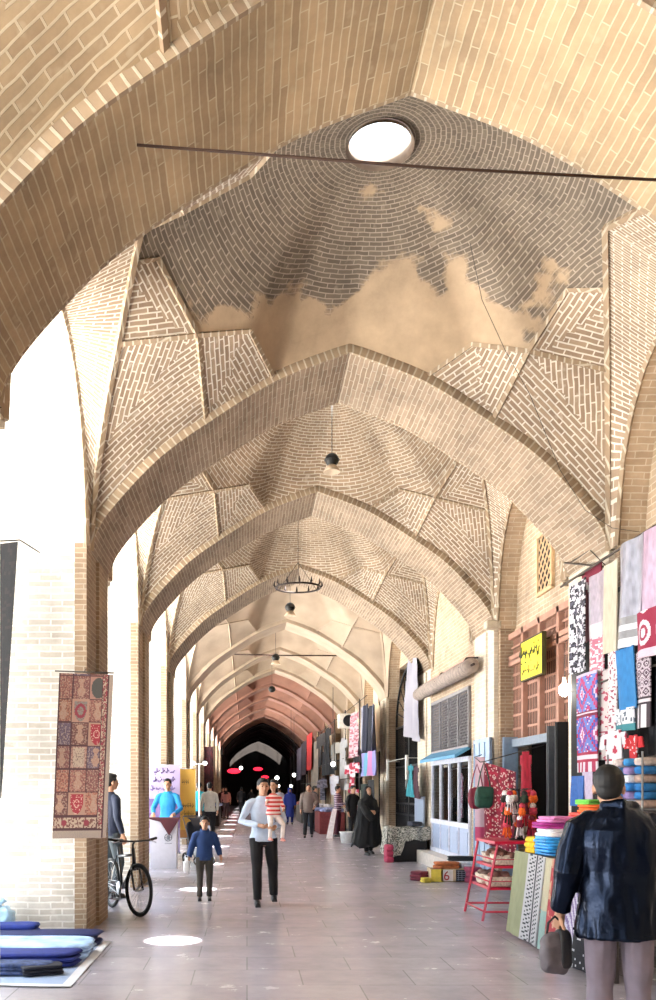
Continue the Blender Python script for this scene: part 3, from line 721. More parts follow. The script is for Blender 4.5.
m.tube([V(-.2, -.1, 1.25)*k, V(-.12, -.22, 1.05)*k, V(.0, -.25, .9)*k], [.09, .10, .09], 10)
cl = solid(m, 'chador', plain('0b0b0d', .8, nz=.1), ch, .011, 4, .012)
# far figures towards the tunnel
FAR = [('figure in bright blue robe walking near the right stalls', 1.95, 41, '2b3f9a', '232f78', 0, 1.66, 'coat', 'scarf'),
       ('person in white top behind the figure in the blue robe', 1.62, 45, 'd6d8e2', '3a3c50', PI, 1.70, 'shirt', 'short'),
       ('shopper in dark grey jacket standing by the racks behind the brown jacket', 2.55, 34, '3b3a42', '20202a', 1.9, 1.72, 'jacket', 'short'),
       ('shopper in lilac headscarf standing by the far racks', 2.75, 40, '8e86a8', '33303c', 1.5, 1.62, 'coat', 'scarf'),
       ('man in black seen against the dark tunnel, left of the father', -.35, 58, '101014', '101014', PI, 1.75, 'jacket', 'short'),
       ('person in olive shirt far down the middle of the passage', .9, 56, '55523e', '1f1d20', 0, 1.72, 'shirt', 'short'),
       ('woman in black coat far off near the tunnel mouth', .3, 62, '0e0d10', '0e0d10', 0, 1.62, 'coat', 'scarf'),
       ('stallholder in black pullover behind the white tub on the right', 3.25, 27.6, '111114', '16161b', .6, 1.70, 'shirt', 'short'),
       ('boy in cream top near the right wall by the tunnel', 2.35, 52, 'cbbfa5', '2a2d3c', -.3, 1.45, 'shirt', 'short')]
for lb, x, y, t, bt, rz, H, kd, hr in FAR:
    person(lb, (x, y, 0), rz, H, t, bt, voxel=.02, top_kind=kd, hair=hr, hem=.35 if kd == 'coat' else None, hatc=t)

# ============================================================ the man in the leather jacket, seen from behind
LEATHER, nt, b_ = newmat('black_leather')
b_.inputs['Base Color'].default_value = (*hx('03060f'), 1); b_.inputs['Roughness'].default_value = .27; b_.inputs['Specular IOR Level'].default_value = .32; b_.inputs['Specular Tint'].default_value = (.45, .6, 1, 1)
no = nt.nodes.new('ShaderNodeTexNoise'); no.inputs['Scale'].default_value = 55; tc = nt.nodes.new('ShaderNodeTexCoord'); nt.links.new(tc.outputs['Object'], no.inputs['Vector'])
bp = nt.nodes.new('ShaderNodeBump'); bp.inputs['Strength'].default_value = .15; bp.inputs['Distance'].default_value = .01; nt.links.new(no.outputs[0], bp.inputs['Height']); nt.links.new(bp.outputs[0], b_.inputs['Normal'])
man = person('man in black leather jacket and grey trousers seen from behind in the right foreground', (2.025, 4.9, 0), PI-.18, 1.71, '10182a', '7d727c',
       pose=dict(shL=(-.20, 0, 1.40), shR=(.20, 0, 1.40), elR=(.275, .03, 1.12), wrR=(.30, -.05, .885), elL=(-.27, -.05, 1.13), wrL=(-.2, -.24, 1.02), head=(.05, -.02, 1.585)),
       voxel=.0075, top_kind='jacket', hem=.765, wr=.011, girth=1.16, headturn=-.15, top_mat=LEATHER, curl=1.2, palms={'R': (-1, 0, 0), 'L': (0, 0, 1)})
m = MB(); m.tube([(-.235, 0, .80), (-.12, .145, .795), (0, .165, .79), (.12, .145, .795), (.235, 0, .80)], .008, 6); m.tube([(-.16, .125, 1.27), (0, .14, 1.255), (.16, .125, 1.27)], .005, 6)
m.tube([(0, .135, 1.24), (0, .14, 1.0), (0, .165, .80)], .0035, 6)
m.build('jacket_seam', LEATHER, man)
bag = thing('handbag', 'grey and black soft handbag held low by the man in the leather jacket', 'bag', (1.705, 4.985, .575), .2)
m = MB(); superbox(m, (0, 0, .08), (.17, .10, .235), 0, .62, .10, 2, 28, 16); solid(m, 'bag_body', plain('5c5458', .6, nz=.2), bag, .006, 3, .008)
m = MB(); superbox(m, (.045, 0, .10), (.09, .112, .23), 0, .6, .08, 5, 24, 14); solid(m, 'side_panel', plain('17161a', .5), bag, .006, 3, .004)
m = MB(); m.tube([(-.05, 0, .18), (-.04, 0, .25), (0, 0, .285), (.04, 0, .25), (.05, 0, .18)], .007, 8); m.build('strap', plain('17161a', .5), bag)
# ============================================================ left side: hanging rug, cloths on the floor, bicycle, stand, banners
def rug_cells(u, v):
    """figured rug: grid of square fields with vase and shield motifs, border on the right and along the foot"""
    dk, rd, cr, br, pu, gr, gd = hx('3c1616'), hx('74202a'), hx('97806c'), hx('60372c'), hx('574550'), hx('3e3a32'), hx('7e4a34')
    nz_ = N3(u*70, v*170, 2)
    if u > .93: return mixc(hx('776a62'), cr, .5+.5*nz_)
    if u > .905: return dk
    if u > .80 and v > .06:
        if u < .815: return dk
        q = N3(u*40, v*60, 5); return rd if q > .12 else (cr if q > -.12 else br)
    if v < .05: return mixc(cr, hx('776a62'), .5+.5*nz_)
    if v < .062: return dk
    if v < .125:
        q = N3(u*34, v*60, 8); d = min(math.hypot(u-a, (v-.094)*2.6) for a in (.2, .62)); return rd if d < .05 else (cr if q > -.05 else br)
    if v < .14: return dk
    if u < .03: return dk
    uu = (u-.03)/.77*2.45+.25; vv_ = (v-.14)/.86*6.1; i, j = int(uu), int(vv_); x, y = uu-i-.5, vv_-j-.5
    bgs = [br, hx('7b4a3c'), pu, hx('86503c'), hx('8a6253'), gd, hx('6f4238')]
    bg = bgs[(i*5+j*3) % 7]
    if (i, j) in ((1, 0), (2, 3), (1, 4)):    # shield shapes
        s = abs(x) < .36*(1 if y > 0 else 1-(-y/.5)**2*.9) and -.45 < y < .42
        if s: return (hx('b08878') if (abs(math.hypot(x, y)-.16) < .02 or N3(u*60, v*150, 4) > .35) else hx('821822')) if j != 4 else (rd if abs(math.hypot(x, y)-.25) < .07 or N3(u*60, v*150, 4) > .3 else hx('6a6258'))
        return mixc(cr, bg, .5)
    if (i, j) == (1, 2): bg = cr if abs(x) < .34 and abs(y) < .42 else bg
    if (i, j) == (2, 5):
        return gr if math.hypot(x/.4, y/.45) < 1 else bg
    q = N3(u*46, v*110, i*3+j)
    if abs(x) > .47 or abs(y) > .47: return dk
    vase = abs(x) < .10+.16*math.exp(-((y+.15)/.13)**2)+.1*math.exp(-((y-.3)/.08)**2) and abs(y) < .38
    if vase and (i+j) % 2 == 0: return mixc(cr, gd, .45+.4*q)
    return mixc(bg, cr if q > .15 else dk, .55 if abs(q) > .18 else 0)
DIM[0] = .72
y_ = 9.6
cloth('hanging_rug', 'red and brown figured rug with vase squares hanging on the near left brick pier', 'rug', None, P(59.5, 673, y_), P(113.5, 675, y_), lambda u: 1.74+.03*(1-u), rug_cells, 72, 190, .004, 1, 3, skew=-.075, th=.012)
p0 = P(56, 671, y_+.03); m = MB(); m.tube([P(55, 671, y_+.03), P(114, 673, y_+.03)], .009, 8); m.tube([P(84, 672, y_+.03), P(84, 672, y_+.03)+V(0, .30, .12)], .005, 6)
tag(m.build('rug_rail', plain('4a443e', .5, .6)), 'thin metal rail carrying the figured rug on the near left pier', 'rail')
cloth('dark_rug', 'very dark patterned rug hanging at the left edge of the picture', 'rug', None, P(-20, 548, 8.9)+V(-.35, .1, 0), P(18, 542, 8.9), lambda u: 2.62-.1*u, p_paisley('1c1211', '060404', 26, .25, '0a0606'), 30, 80, .015, 2, 5, skew=-.17)
m = MB(); m.tube([P(-42, 545, 8.93)+V(-.4, 0, 0), P(20, 540, 8.93), P(20, 540, 8.93)+V(.0, .86, .1)], .008, 6)
tag(m.build('rug_rail', plain('3a3430', .5, .5)), 'dark iron rail from which the very dark rug hangs', 'rail')

# cloths laid out on the ground
MAT = cloth_pts = None
mb = MB()
def matfn(u, v): return V(-3.05+1.66*u+.10*(1-v)*u*0-.0*v, 7.15+2.15*v+.06*math.sin(u*5), .012+.006*math.sin(u*17)*math.sin(v*13))
mb.grid(matfn, 20, 24, None, lambda u, v: hx('d9dade') if (u > .93 or v < .06) else hx('9fb0cc')); mb.grid(lambda u, v: matfn(1-u, v)-V(0, 0, .01), 20, 24, None, lambda u, v: hx('c4c4c6'))
tag(mb.build('ground_sheet', CLOTH), 'white edged sheet spread on the floor under the blue cloths', 'sheet')
GB = 'folded blue cloths laid on the floor sheet'
folded('dark navy folded cloth at the back of the floor sheet by the pier', GB, (-2.2, 9.02, .02), (1.45, .42, .12), '131d52', .03, 1)
folded('royal blue folded cloth against the foot of the pier', GB, (-2.55, 9.25, .02), (.8, .28, .17), '1c2f7c', .06, 9)
folded('pale blue and white folded cloth in the middle of the floor sheet', GB, (-2.2, 8.45, .02), (1.5, .62, .13), 'a9c8ec', -.02, 2, mat=plain('a9c8ec', .7, nz=.45, nscale=5))
folded('deep blue folded cloth in front of the pale blue one', GB, (-2.2, 7.95, .02), (1.42, .34, .12), '1a2a78', .02, 3)
folded('blue and grey speckled cloth at the front of the floor sheet', GB, (-2.3, 7.6, .02), (1.38, .24, .09), '3a4a78', .0, 4, mat=plain('38466e', .8, nz=.6, nscale=22))
folded('black bunched cloth at the near right corner of the floor sheet', GB, (-1.72, 7.55, .02), (.34, .22, .08), '1b1b28', .4, 6)
bk = thing('plastic_sack', 'pale blue tied plastic sack against the wall at the left edge', 'sack', (-2.62, 9.5, 0))
m = MB(); superbox(m, (0, 0, .16), (.34, .3, .34), 0, .75, .18, 4, 30, 18); m.build('sack_body', plain('9fc0d4', .3, nz=.15), bk)
m = MB(); m.tube([(0, 0, .31), (.01, 0, .36), (.05, .01, .41)], [.05, .02, .045], 10); m.build('tied_neck', plain('9fc0d4', .3, nz=.15), bk)

# bicycle leaning behind the pier
def bicycle(loc, rz):
    t = thing('bicycle', 'black mountain bicycle parked behind the near left pier, front wheel turned out', 'bicycle', loc, rz)
    blk, met, rub = plain('15161a', .35, coat=.4), plain('9a9da0', .3, .9), plain('141414', .8)
    R, wb = .33, 1.02                               # local +y is the front
    for y in (0, wb):
        Mx = Matrix.Translation((0, y, R)) @ Matrix.Rotation(PI/2, 4, 'Z')
        if y: Mx = Matrix.Translation((0, y, R)) @ Matrix.Rotation(PI/2+.15, 4, 'Z')
        w = MB(); w.torus(R-.022, .022, Mx, 44, 8); wo = w.build('wheel', rub, t)
        k = MB(); k.torus(R-.048, .011, Mx, 44, 6); k.build('rim', plain('3a3c40', .3, .8), wo)
        k = MB()
        for i in range(24):
            a = 2*PI*i/24; k.tube([(0, .015*(1 if i % 2 else -1), 0), ((R-.05)*math.cos(a), 0, (R-.05)*math.sin(a))], .0016, 4, Mx)
        k.tube([(0, -.045, 0), (0, .045, 0)], .02, 10, Mx); k.build('spokes', met, wo)
    f = MB(); bb, st, hd, hb = V(0, .43, .30), V(0, .27, .76), V(0, .83, .78), V(0, .86, .66)
    f.tube([bb, hb], .021, 10); f.tube([st+V(0, .02, -.06), hd+V(0, 0, -.03)], .018, 10); f.tube([bb, st+V(0, -.02, .06)], .017, 10); f.tube([hd+V(0, -.01, .05), hb+V(0, .01, -.03)], .024, 10)
    for s in (-1, 1): f.tube([bb+V(s*.03, 0, 0), V(s*.06, 0, R)], .011, 8); f.tube([st+V(s*.02, 0, -.05), V(s*.06, 0, R)], .009, 8)
    f.build('frame', blk, t)
    f = MB(); f.tube([hb+V(0, .01, -.02), hb+V(0, .035, -.1)], .022, 10); f.tube([V(-.055, .9, .58), V(.055, .9, .58)], .018, 8)
    for s in (-1, 1): f.tube([V(s*.055, .9, .58), V(s*.055, wb, R)], .014, 8)
    f.build('fork', plain('2a2c30', .3, .5), t)
    f = MB(); f.tube([hd, hd+V(0, -.02, .10), hd+V(0, .05, .14)], .014, 8); f.tube([V(-.31, .80, .95), V(-.2, .86, .93), V(0, .88, .92), V(.2, .86, .93), V(.31, .80, .95)], .012, 8); h = f.build('handlebar', plain('2b2c2e', .4, .4), t)
    for s in (-1, 1):
        k = MB(); k.tube([(s*.21, .855, .932), (s*.32, .795, .952)], .018, 10); k.build('grip', rub, h)
        k = MB(); k.tube([(s*.2, .88, .93), (s*.29, .87, .90)], .006, 6); k.build('brake_lever', met, h)
    k = MB(); superbox(k, (0, .22, .90), (.14, .27, .06), 0, .7, .05, 1); k.build('saddle', blk, t)
    k = MB(); k.lathe([(.085, -.006), (.09, 0), (.085, .006)], 24, Matrix.Translation(bb+V(.05, 0, 0)) @ Matrix.Rotation(PI/2, 4, 'Z'), 'y')
    k.tube([bb+V(.06, 0, 0), bb+V(.075, .12, -.12)], .010, 8); k.tube([bb+V(-.06, 0, 0), bb+V(-.075, -.12, .12)], .010, 8)
    k.cbox(bb+V(.12, .12, -.12), (.09, .06, .02)); k.cbox(bb+V(-.12, -.12, .12), (.09, .06, .02)); k.build('crank', met, t)
    k = MB(); k.tube([V(.045, .43, .385), V(.045, 0, .37)], .005, 5); k.tube([V(.045, .43, .215), V(.045, 0, .29)], .005, 5); k.build('chain', met, t)
bicycle((-1.80, 11.97, 0), math.atan2(-.46, -.89))

# white stand with a maroon cloth, attendant's banners
t = thing('lectern', 'white reception stand with emblem and maroon cloth in front of the lilac banner', 'stand', (-1.66, 18.0, 0))
DIM[0] = .5
W_ = plain('bcbac4', .5, nz=.04)
m = MB(); m.loft([[(-.26, -.17, 0), (.26, -.17, 0), (.26, .17, 0), (-.26, .17, 0)], [(-.26, -.19, .95), (.27, -.19, .95), (.27, .19, .95), (-.26, .19, .95)], [(-.29, -.21, .97), (.30, -.21, .97), (.30, .21, .97), (-.29, .21, .97)], [(-.29, -.21, 1.0), (.30, -.21, 1.0), (.30, .21, 1.0), (-.29, .21, 1.0)]], smooth=False)
m.build('cabinet', W_, t)
m = MB(); m.torus(.07, .008, Matrix.Translation((.10, -.187, .62)), 24, 5); m.ell((.10, -.187, .62), (.035, .004, .045)); m.tube([(.03, -.187, .5), (.17, -.187, .5)], .005, 5)
for i in range(6): a = i*PI/3; m.tube([(.10+.04*math.cos(a), -.187, .62+.04*math.sin(a)), (.10+.065*math.cos(a), -.187, .62+.065*math.sin(a))], .006, 4)
m.build('emblem', plain('6c6f78', .6), t)
cl = MB(); cl.add([(-.30, -.225, 1.01), (.33, -.225, 1.01), (.33, .2, 1.01), (-.30, .2, 1.01), (-.30, -.23, .99), (-.05, -.24, .93), (.12, -.245, .66), (.33, -.23, .99), (-.30, -.215, .99), (-.05, -.225, .93), (.12, -.23, .66), (.33, -.215, .99)],
   [(0, 1, 2, 3), (4, 5, 7), (5, 6, 7), (0, 4, 7, 1), (8, 11, 9), (9, 11, 10)])
tag(cl.build('maroon_cloth', plain('4a1a24', .8), None, (-1.66, 18.0, 0)), 'maroon cloth lying over the white stand with a hanging point', 'cloth')
def banner(name, label, px0, px1, pyt, pyb, Y, colf, script, stroke):
    t = thing(name, label, 'banner', (P(px0, pyb, Y).x, Y, 0)); a, b = P(px0, pyt, Y), P(px1, pyt, Y); o_ = t.location
    w, h = (b-a).length, (P(px0, pyt, Y)-P(px0, pyb, Y)).z; z0 = P(px0, pyb, Y).z
    c = cloth('printed_sheet', '', '', None, V(0, 0, z0+h), V(w, 0, z0+h), h, colf, 20, 60, .003, 1, 2, mat=PAPER, parent=t, th=.004, part=True)
    m = MB(); m.tube([(-.02, .01, z0+h), (w+.02, .01, z0+h)], .012, 8); m.tube([(-.02, .01, z0), (w+.02, .01, z0)], .018, 8); m.tube([(w/2, .03, 0), (w/2, .03, z0+h)], .010, 8); m.bev((w/2, .03, .012), (w*.7, .28, .024), .008); m.build('banner_frame', plain('b8babf', .35, .7), t)
    m = MB()
    for (fx, fz, fw, fh, rows, sd) in script: script_strokes(m, V(w*fx, -.012, z0+h*fz), V(1, 0, 0), V(0, 0, 1), w*fw, h*fh, rows, sd, w*.010)
    m.build('lettering', plain(stroke, .6), t); return t
def lil(u, v):
    if v > .62: return hx('d9c4ec')
    if v > .28: return mixc(hx('b98fc8'), hx('8a6aa8'), .5+.9*N3(u*4, v*9))
    return hx('cdbde6')
banner('lilac_banner', 'lilac printed banner with purple lettering behind the white stand', 148.5, 180, 765, 853, 19.25, lil, [(.1, .68, .8, .3, 3, 5)], '3c1d5e')
def yel(u, v): return hx('eab54a') if v > .12 else hx('d99a52')
DIM[0] = .85
banner('yellow_banner', 'orange yellow printed banner with dark lettering right of the lilac one', 180, 195.5, 769, 838, 19.5, yel, [(.05, .3, .9, .22, 2, 8), (.1, .76, .5, .1, 1, 4)], '2c2a22')
DIM[0] = .8
t = thing('pushchair', 'black and grey pushchair with a quilted bag standing beyond the boy', 'pushchair', (-1.02, 19.0, 0), .5)
bl = plain('1d1c22', .7)
for x in (-.2, .2):
    for y, r in ((-.28, .09), (.26, .12)):
        m = MB(); m.torus(r-.02, .02, Matrix.Translation((x, y, r)) @ Matrix.Rotation(PI/2, 4, 'Z'), 20, 6); w = m.build('wheel', plain('151515', .7), t)
        k = MB(); k.lathe([(.02, -.02), (.045, 0), (.02, .02)], 12, Matrix.Translation((x, y, r)) @ Matrix.Rotation(PI/2, 4, 'Z'), 'y'); k.build('hub', plain('a8aab0', .4, .5), w)
m = MB()
for x in (-.2, .2): m.tube([(x, -.28, .09), (x, .05, .5), (x, .36, .98), (x*.8, .40, 1.0)], .011, 8); m.tube([(x, .26, .12), (x, -.12, .55)], .011, 8)
m.tube([(-.16, .40, 1.0), (.16, .40, 1.0)], .014, 8); m.build('frame', plain('5c5e64', .4, .6), t)
m = MB(); superbox(m, (0, -.02, .42), (.36, .42, .12), 0, .5, .06); superbox(m, (0, .2, .66), (.36, .10, .48), 0, .5, .06, tilt=-.25); m.build('seat', bl, t)
m = MB(); m.grid(lambda u, v: V(-.19+.38*u, .22-.38*math.sin(v*1.7), .72+.26*math.cos(v*1.7)), 6, 8); m.grid(lambda u, v: V(-.19+.38*(1-u), .22-.37*math.sin(v*1.7), .71+.26*math.cos(v*1.7)), 6, 8); m.build('hood', plain('2b2b33', .8), t)
m = MB(); superbox(m, (.02, -.1, .56), (.26, .2, .22), 0, .6, .15, 3); m.build('quilted_bag', plain('c8c6ce', .7, nz=.5, nscale=20), t)
t = thing('display_lamp', 'thin white post with two small spotlights behind the pushchair', 'lamp', (-1.30, 24.5, 0))
m = MB(); m.tube([(0, 0, 0), (0, 0, 2.25)], .02, 8); m.lathe([(.16, 0), (.16, .03), (.03, .05)], 16); m.build('post', plain('d8d8d8', .4), t)
m = MB(); m.tube([(-.2, 0, 2.27), (.2, 0, 2.27)], .018, 6); m.build('cross_arm', plain('d8d8d8', .4), t)
for x in (-.16, .16):
    m = MB(); m.lathe([(.03, .05), (.07, 0), (.075, -.02)], 14, Matrix.Translation((x, -.05, 2.30)) @ Matrix.Rotation(.9, 4, 'X')); s_ = m.build('spotlight', plain('e8e8e8', .4), t)
    k = MB(); k.ell((x, -.075, 2.28), .05, None, 10, 6); k.build('bulb', emis((1, .97, .9), 6, 'white_bulb'), s_)
cloth('maroon_curtain', 'maroon cloth hanging on a pier far down the left side', 'curtain', None, (-1.72, 36.2, 3.3), (-1.35, 36.1, 3.3), 2.6, p_paisley('5a1e26', '3a1216', 6, .1), 12, 40, .04, 3, 2)

# ============================================================ lamps, chandelier, rods overhead
def pend(label, c, top, r=.10, name='hanging_lamp', cone=True):
    t = thing(name, label, 'lamp', c, 0, None); blk = plain('1a1917', .5, .3)
    m = MB(); m.tube([(0, 0, r*.8), (0, 0, top-c[2])], .006, 6); m.build('hanging_cable', blk, t)
    m = MB(); m.ell((0, 0, 0), (r, r, r*.95), None, 20, 12); m.torus(r*1.02, .010, Matrix.Rotation(PI/2, 4, 'X'), 24, 6); m.build('lamp_body', blk, t)
    if cone: m = MB(); m.lathe([(r*.5, -r*.7), (r*.85, -r*1.1), (r*1.25, -r*1.75), (r*1.2, -r*1.78), (r*.4, -r*1.1)], 20); m.build('lamp_shade', plain('c9b49a', .5), t)
pend('black globe lamp with a pale shade hanging from the second dome', (1.222, 12.95, 6.31), 7.3, .10)
pend('dark globe lamp on a long cable under the fourth dome', (1.13, 23.6, 6.35), 7.4, .13)
pend('small dark lamp hanging beyond the crown shaped light', (.93, 29.2, 5.86), 7.3, .13)
pend('tiny dark lamp hanging far down the vault', (.95, 34.3, 5.4), 7.3, .13, cone=False)
t = thing('crown_light', 'crown shaped iron ring light with small points hanging in the third bay', 'lamp', (1.01, 17.8, 5.56)); ir = plain('2a1d18', .6, .4)
m = MB(); m.torus(.44, .018, Matrix.Rotation(PI/2, 4, 'X'), 36, 6); m.build('ring', ir, t)
for i in range(12):
    a = 2*PI*i/12; m = MB(); x, y = .44*math.cos(a), .44*math.sin(a); m.tube([(x, y, 0), (x*1.08, y*1.08, .05), (x*1.06, y*1.06, .13)], [.014, .02, .004], 6); m.build('point', ir, t)
m = MB()
for i in range(3): a = 2*PI*i/3+.5; m.tube([(.44*math.cos(a), .44*math.sin(a), 0), (0, 0, .5)], .005, 5)
m.tube([(0, 0, .5), (0, 0, 1.8)], .005, 5); m.build('chain', ir, t)
def rod(label, a, b, r=.012, col='3a2418'):
    m = MB(); m.tube([a, lerp(a, b, .5)+V(0, 0, -.02), b], r, 8); return tag(m.build('tie_rod', plain(col, .7, .4)), label, 'rod', None)
rod('rusty iron tie rod crossing the nearest arch below the skylight', V(-.66, 5.4, 5.43), V(2.92, 5.35, 5.16), .0085)
rod('thin iron rod across the vault beyond the crown light', V(-.75, 29.4, 6.0), V(3.1, 29.4, 5.95), .022)
# wires
def wire(label, pts, r=.006, col='2a2622'):
    m = MB(); m.tube(pts, r, 5); return tag(m.build('cable', plain(col, .7)), label, 'cable')
wire('thin dark cable running down the vault kites to the textile rail on the right', [P(470, 243, 8.6), P(482, 300, 9.0), P(505, 350, 9.2), P(530, 395, 9.45), P(560, 470, 9.7), P(585, 510, 9.85), P(612, 528, 9.7), P(640, 532, 9.0)], .003)
wire('black cable sagging from the near left arch beside the first pier', [V(-1.86, 11.62, 5.3), V(-1.80, 11.66, 4.6), V(-1.86, 11.66, 3.6), V(-1.90, 11.64, 2.4)], .008)

# ============================================================ right side, second bay: lattice screen, sign, doorway
XW = XR+.3
def yz(px, py): return PX(px, py, XW)
t = thing('lattice_screen', 'reddish wooden lattice screen above the dark doorway on the right', 'screen', (XW, 13, 2.3))
wd = plain('a87c68', .7, nz=.15, nscale=6, name='red_brown_wood'); y0, y1, z0, z1 = 11.45, 14.6, 2.32, 3.62
m = MB(); T = -V(XW, 13, 2.3); TT = Matrix.Translation(T)
for z in (z0, z1-.03, z1+.04, 4.02): m.cbox((XW-.05, (y0+y1)/2, z), (.10, y1-y0, .09), TT)
for i in range(5): yy = y0+(y1-y0)*i/4; m.cbox((XW-.055, yy, (z0+4.02)/2), (.09, .09, 4.02-z0+.09), TT)
m.build('frame', wd, t)
for i in range(4):
    a, b = y0+(y1-y0)*i/4+.05, y0+(y1-y0)*(i+1)/4-.05; m = MB()
    m.cbox((XW-.012, (a+b)/2, (z0+z1)/2), (.012, b-a, z1-z0), TT)
    g_ = m.build('panel', plain('3c2219', .8), t); m = MB()
    for k in range(1, 9): yy = a+(b-a)*k/9; m.cbox((XW-.024, yy, (z0+z1)/2), (.008, .022, z1-z0), TT)
    for k in range(1, 6): zz = z0+(z1-z0)*k/6; m.cbox((XW-.026, (a+b)/2, zz), (.012, b-a, .035), TT)
    m.build('lattice', wd, g_)
    m = MB(); m.cbox((XW-.012, (a+b)/2, 3.84), (.012, b-a, .30), TT); g_ = m.build('upper_panel', plain('3c2219', .8), t); m = MB()
    for k in range(1, 12): yy = a+(b-a)*k/12; m.cbox((XW-.024, yy, 3.84), (.008, .02, .30), TT)
    m.cbox((XW-.04, (a+b)/2, 3.84), (.03, b-a, .03), TT); m.build('lattice', wd, g_)
t = thing('yellow_sign', 'bright yellow shop sign with dark script on the wooden lattice', 'sign', (XW-.24, 12.85, 3.45), 0)
m = MB(); m.bev((0, 0, 0), (.05, .96, .56), .012); m.build('sign_board', plain('f4d60c', .45, nz=.03), t)
m = MB()
for s in (-1, 1): m.cbox((0, s*.485, 0), (.06, .018, .58)); m.cbox((0, 0, s*.285), (.06, .98, .018))
for s in (-1, 1): m.tube([(.02, s*.3, .2), (.16, s*.3, .24)], .012, 6)
m.build('sign_edge', plain('4a4426', .5, .4), t)
m = MB(); script_strokes(m, V(-.028, .46, -.08), V(0, -1, 0), V(0, 0, 1), .92, .34, 1, 12, .009); script_strokes(m, V(-.028, .44, -.25), V(0, -1, 0), V(0, 0, 1), .86, .18, 1, 3, .005); m.build('lettering', plain('2a3a1c', .6), t)
# lattice vents high on the wall
def vent(label, yc, zc, w=.62, h=.85):
    t = thing('brick_vent', label, 'vent', (XW-.02, yc, zc)); m = MB(); m.cbox((.01, 0, 0), (.03, w, h)); m.build('dark_recess', plain('1a120c', .9), t); m = MB()
    for i in range(-6, 7):
        for s in (-1, 1):
            a = V(-.012, -w/2, i*.17-s*w/2); b = V(-.012, w/2, i*.17+s*w/2)
            pts = []
            for k in range(25):
                p = lerp(a, b, k/24)
                if abs(p.z) <= h/2: pts.append(p)
            if len(pts) > 1: m.tube([pts[0], pts[-1]], .013, 4, smooth=False)
    m.build('brick_lattice', plain('c9aa82', .85), t); m = MB()
    for s in (-1, 1): m.cbox((-.01, s*w/2, 0), (.05, .05, h)); m.cbox((-.01, 0, s*h/2), (.05, w+.05, .05))
    m.build('surround', plain('c9aa82', .85), t)
vent('pierced brick vent high on the wall above the yellow sign', 12.95, 4.85)
vent('pierced brick vent high on the wall above the rolled awning', 17.9, 4.9)
# bare bulb
t = thing('bare_bulb', 'glowing white bulb hanging beside the textiles under the lattice screen', 'lamp', (3.93, 11.15, 2.80))
m = MB(); m.ell((0, 0, 0), (.065, .065, .085)); m.build('bulb', emis((1, .97, .92), 14, 'lit_bulb'), t); m = MB(); m.tube([(0, 0, .07), (0, 0, .16)], .025, 10); m.build('socket', plain('d8d4cc', .5), t); m = MB(); m.tube([(0, 0, .15), (.02, .02, .6), (.3, .05, .85)], .004, 5); m.build('cord', plain('22201e', .6), t)
bd = bpy.data.lights.new('bulb_light', 'POINT'); bd.energy = 5; bd.shadow_soft_size = .09; bd.color = (1, .95, .86); bo = bpy.data.objects.new('bulb_light', bd); COL.objects.link(bo); bo.location = (3.8, 11.0, 2.75); 
m = MB(); m.bev((XR-.06, 14.52, 4.22), (.24, .2, .14), .02); tag(m.build('junction_box', plain('b4a894', .6)), 'small pale box fixed on the second right pier', 'box')
# metal door frame and open leaves
def panelleaf(name, label, c, w, h, rz, col, rough=.4, n=5, metal=.3, group=None):
    t = thing(name, label, 'door', c, rz, group); m = MB(); m.cbox((w/2, 0, h/2), (w, .03, h)); m.build('leaf', plain(col, rough, metal), t); m = MB()
    for i in range(n+1): m.cbox((w*i/n, -.022, h/2), (.025, .02, h))
    for z in (.04, h*.45, h-.04): m.cbox((w/2, -.022, z), (w, .02, .05))
    k = m.build('stiles', plain(col, rough, metal), t); m = MB(); m.tube([(w*.9, -.03, h*.45), (w*.9, -.07, h*.46), (w*.9, -.07, h*.54), (w*.9, -.03, h*.55)], .008, 6); m.build('handle', plain('c0c0c0', .3, .8), t)
    return t
panelleaf('shop_door_leaf', 'black folded metal door leaf right of the dark doorway', (XW-.02, 11.62, .02), .30, 2.42, PI, '17181b', .35, 3)
panelleaf('shop_door_leaf', 'grey metal door leaf with pale edges next to the black one', (XW-.10, 12.1, .02), .17, 2.40, PI, '4a4d52', .35, 3)
panelleaf('shop_door_leaf', 'pale blue metal door leaf folded open by the second right pier', (XR-.06, 15.6, .02), 1.0, 2.40, -PI/2, '9fb4cc', .45, 3)
panelleaf('shop_door_leaf', 'narrow steel blue door leaf at the far jamb of the dark doorway', (XW-.02, 14.3, .02), .22, 2.38, PI, '7f93aa', .45, 2)
m = MB(); m.cbox((XW-.06, 13.05, 2.30), (.12, 2.9, .12)); m.cbox((XW-.06, 14.47, 1.15), (.12, .1, 2.3)); m.cbox((XW-.06, 11.68, 1.15), (.12, .1, 2.3))
o = m.build('door_1', plain('76828e', .5, .2)); o['kind'] = 'structure'
def garment(label, a, b, drop, colf, keep, name='hanging_garment', cat='clothing', group=None, seed=1, amp=.03, nx=22, ny=36, mat=None):
    return cloth(name, label, cat, group, a, b, drop, colf, nx, ny, amp, 3, seed, keep=keep, mat=mat)
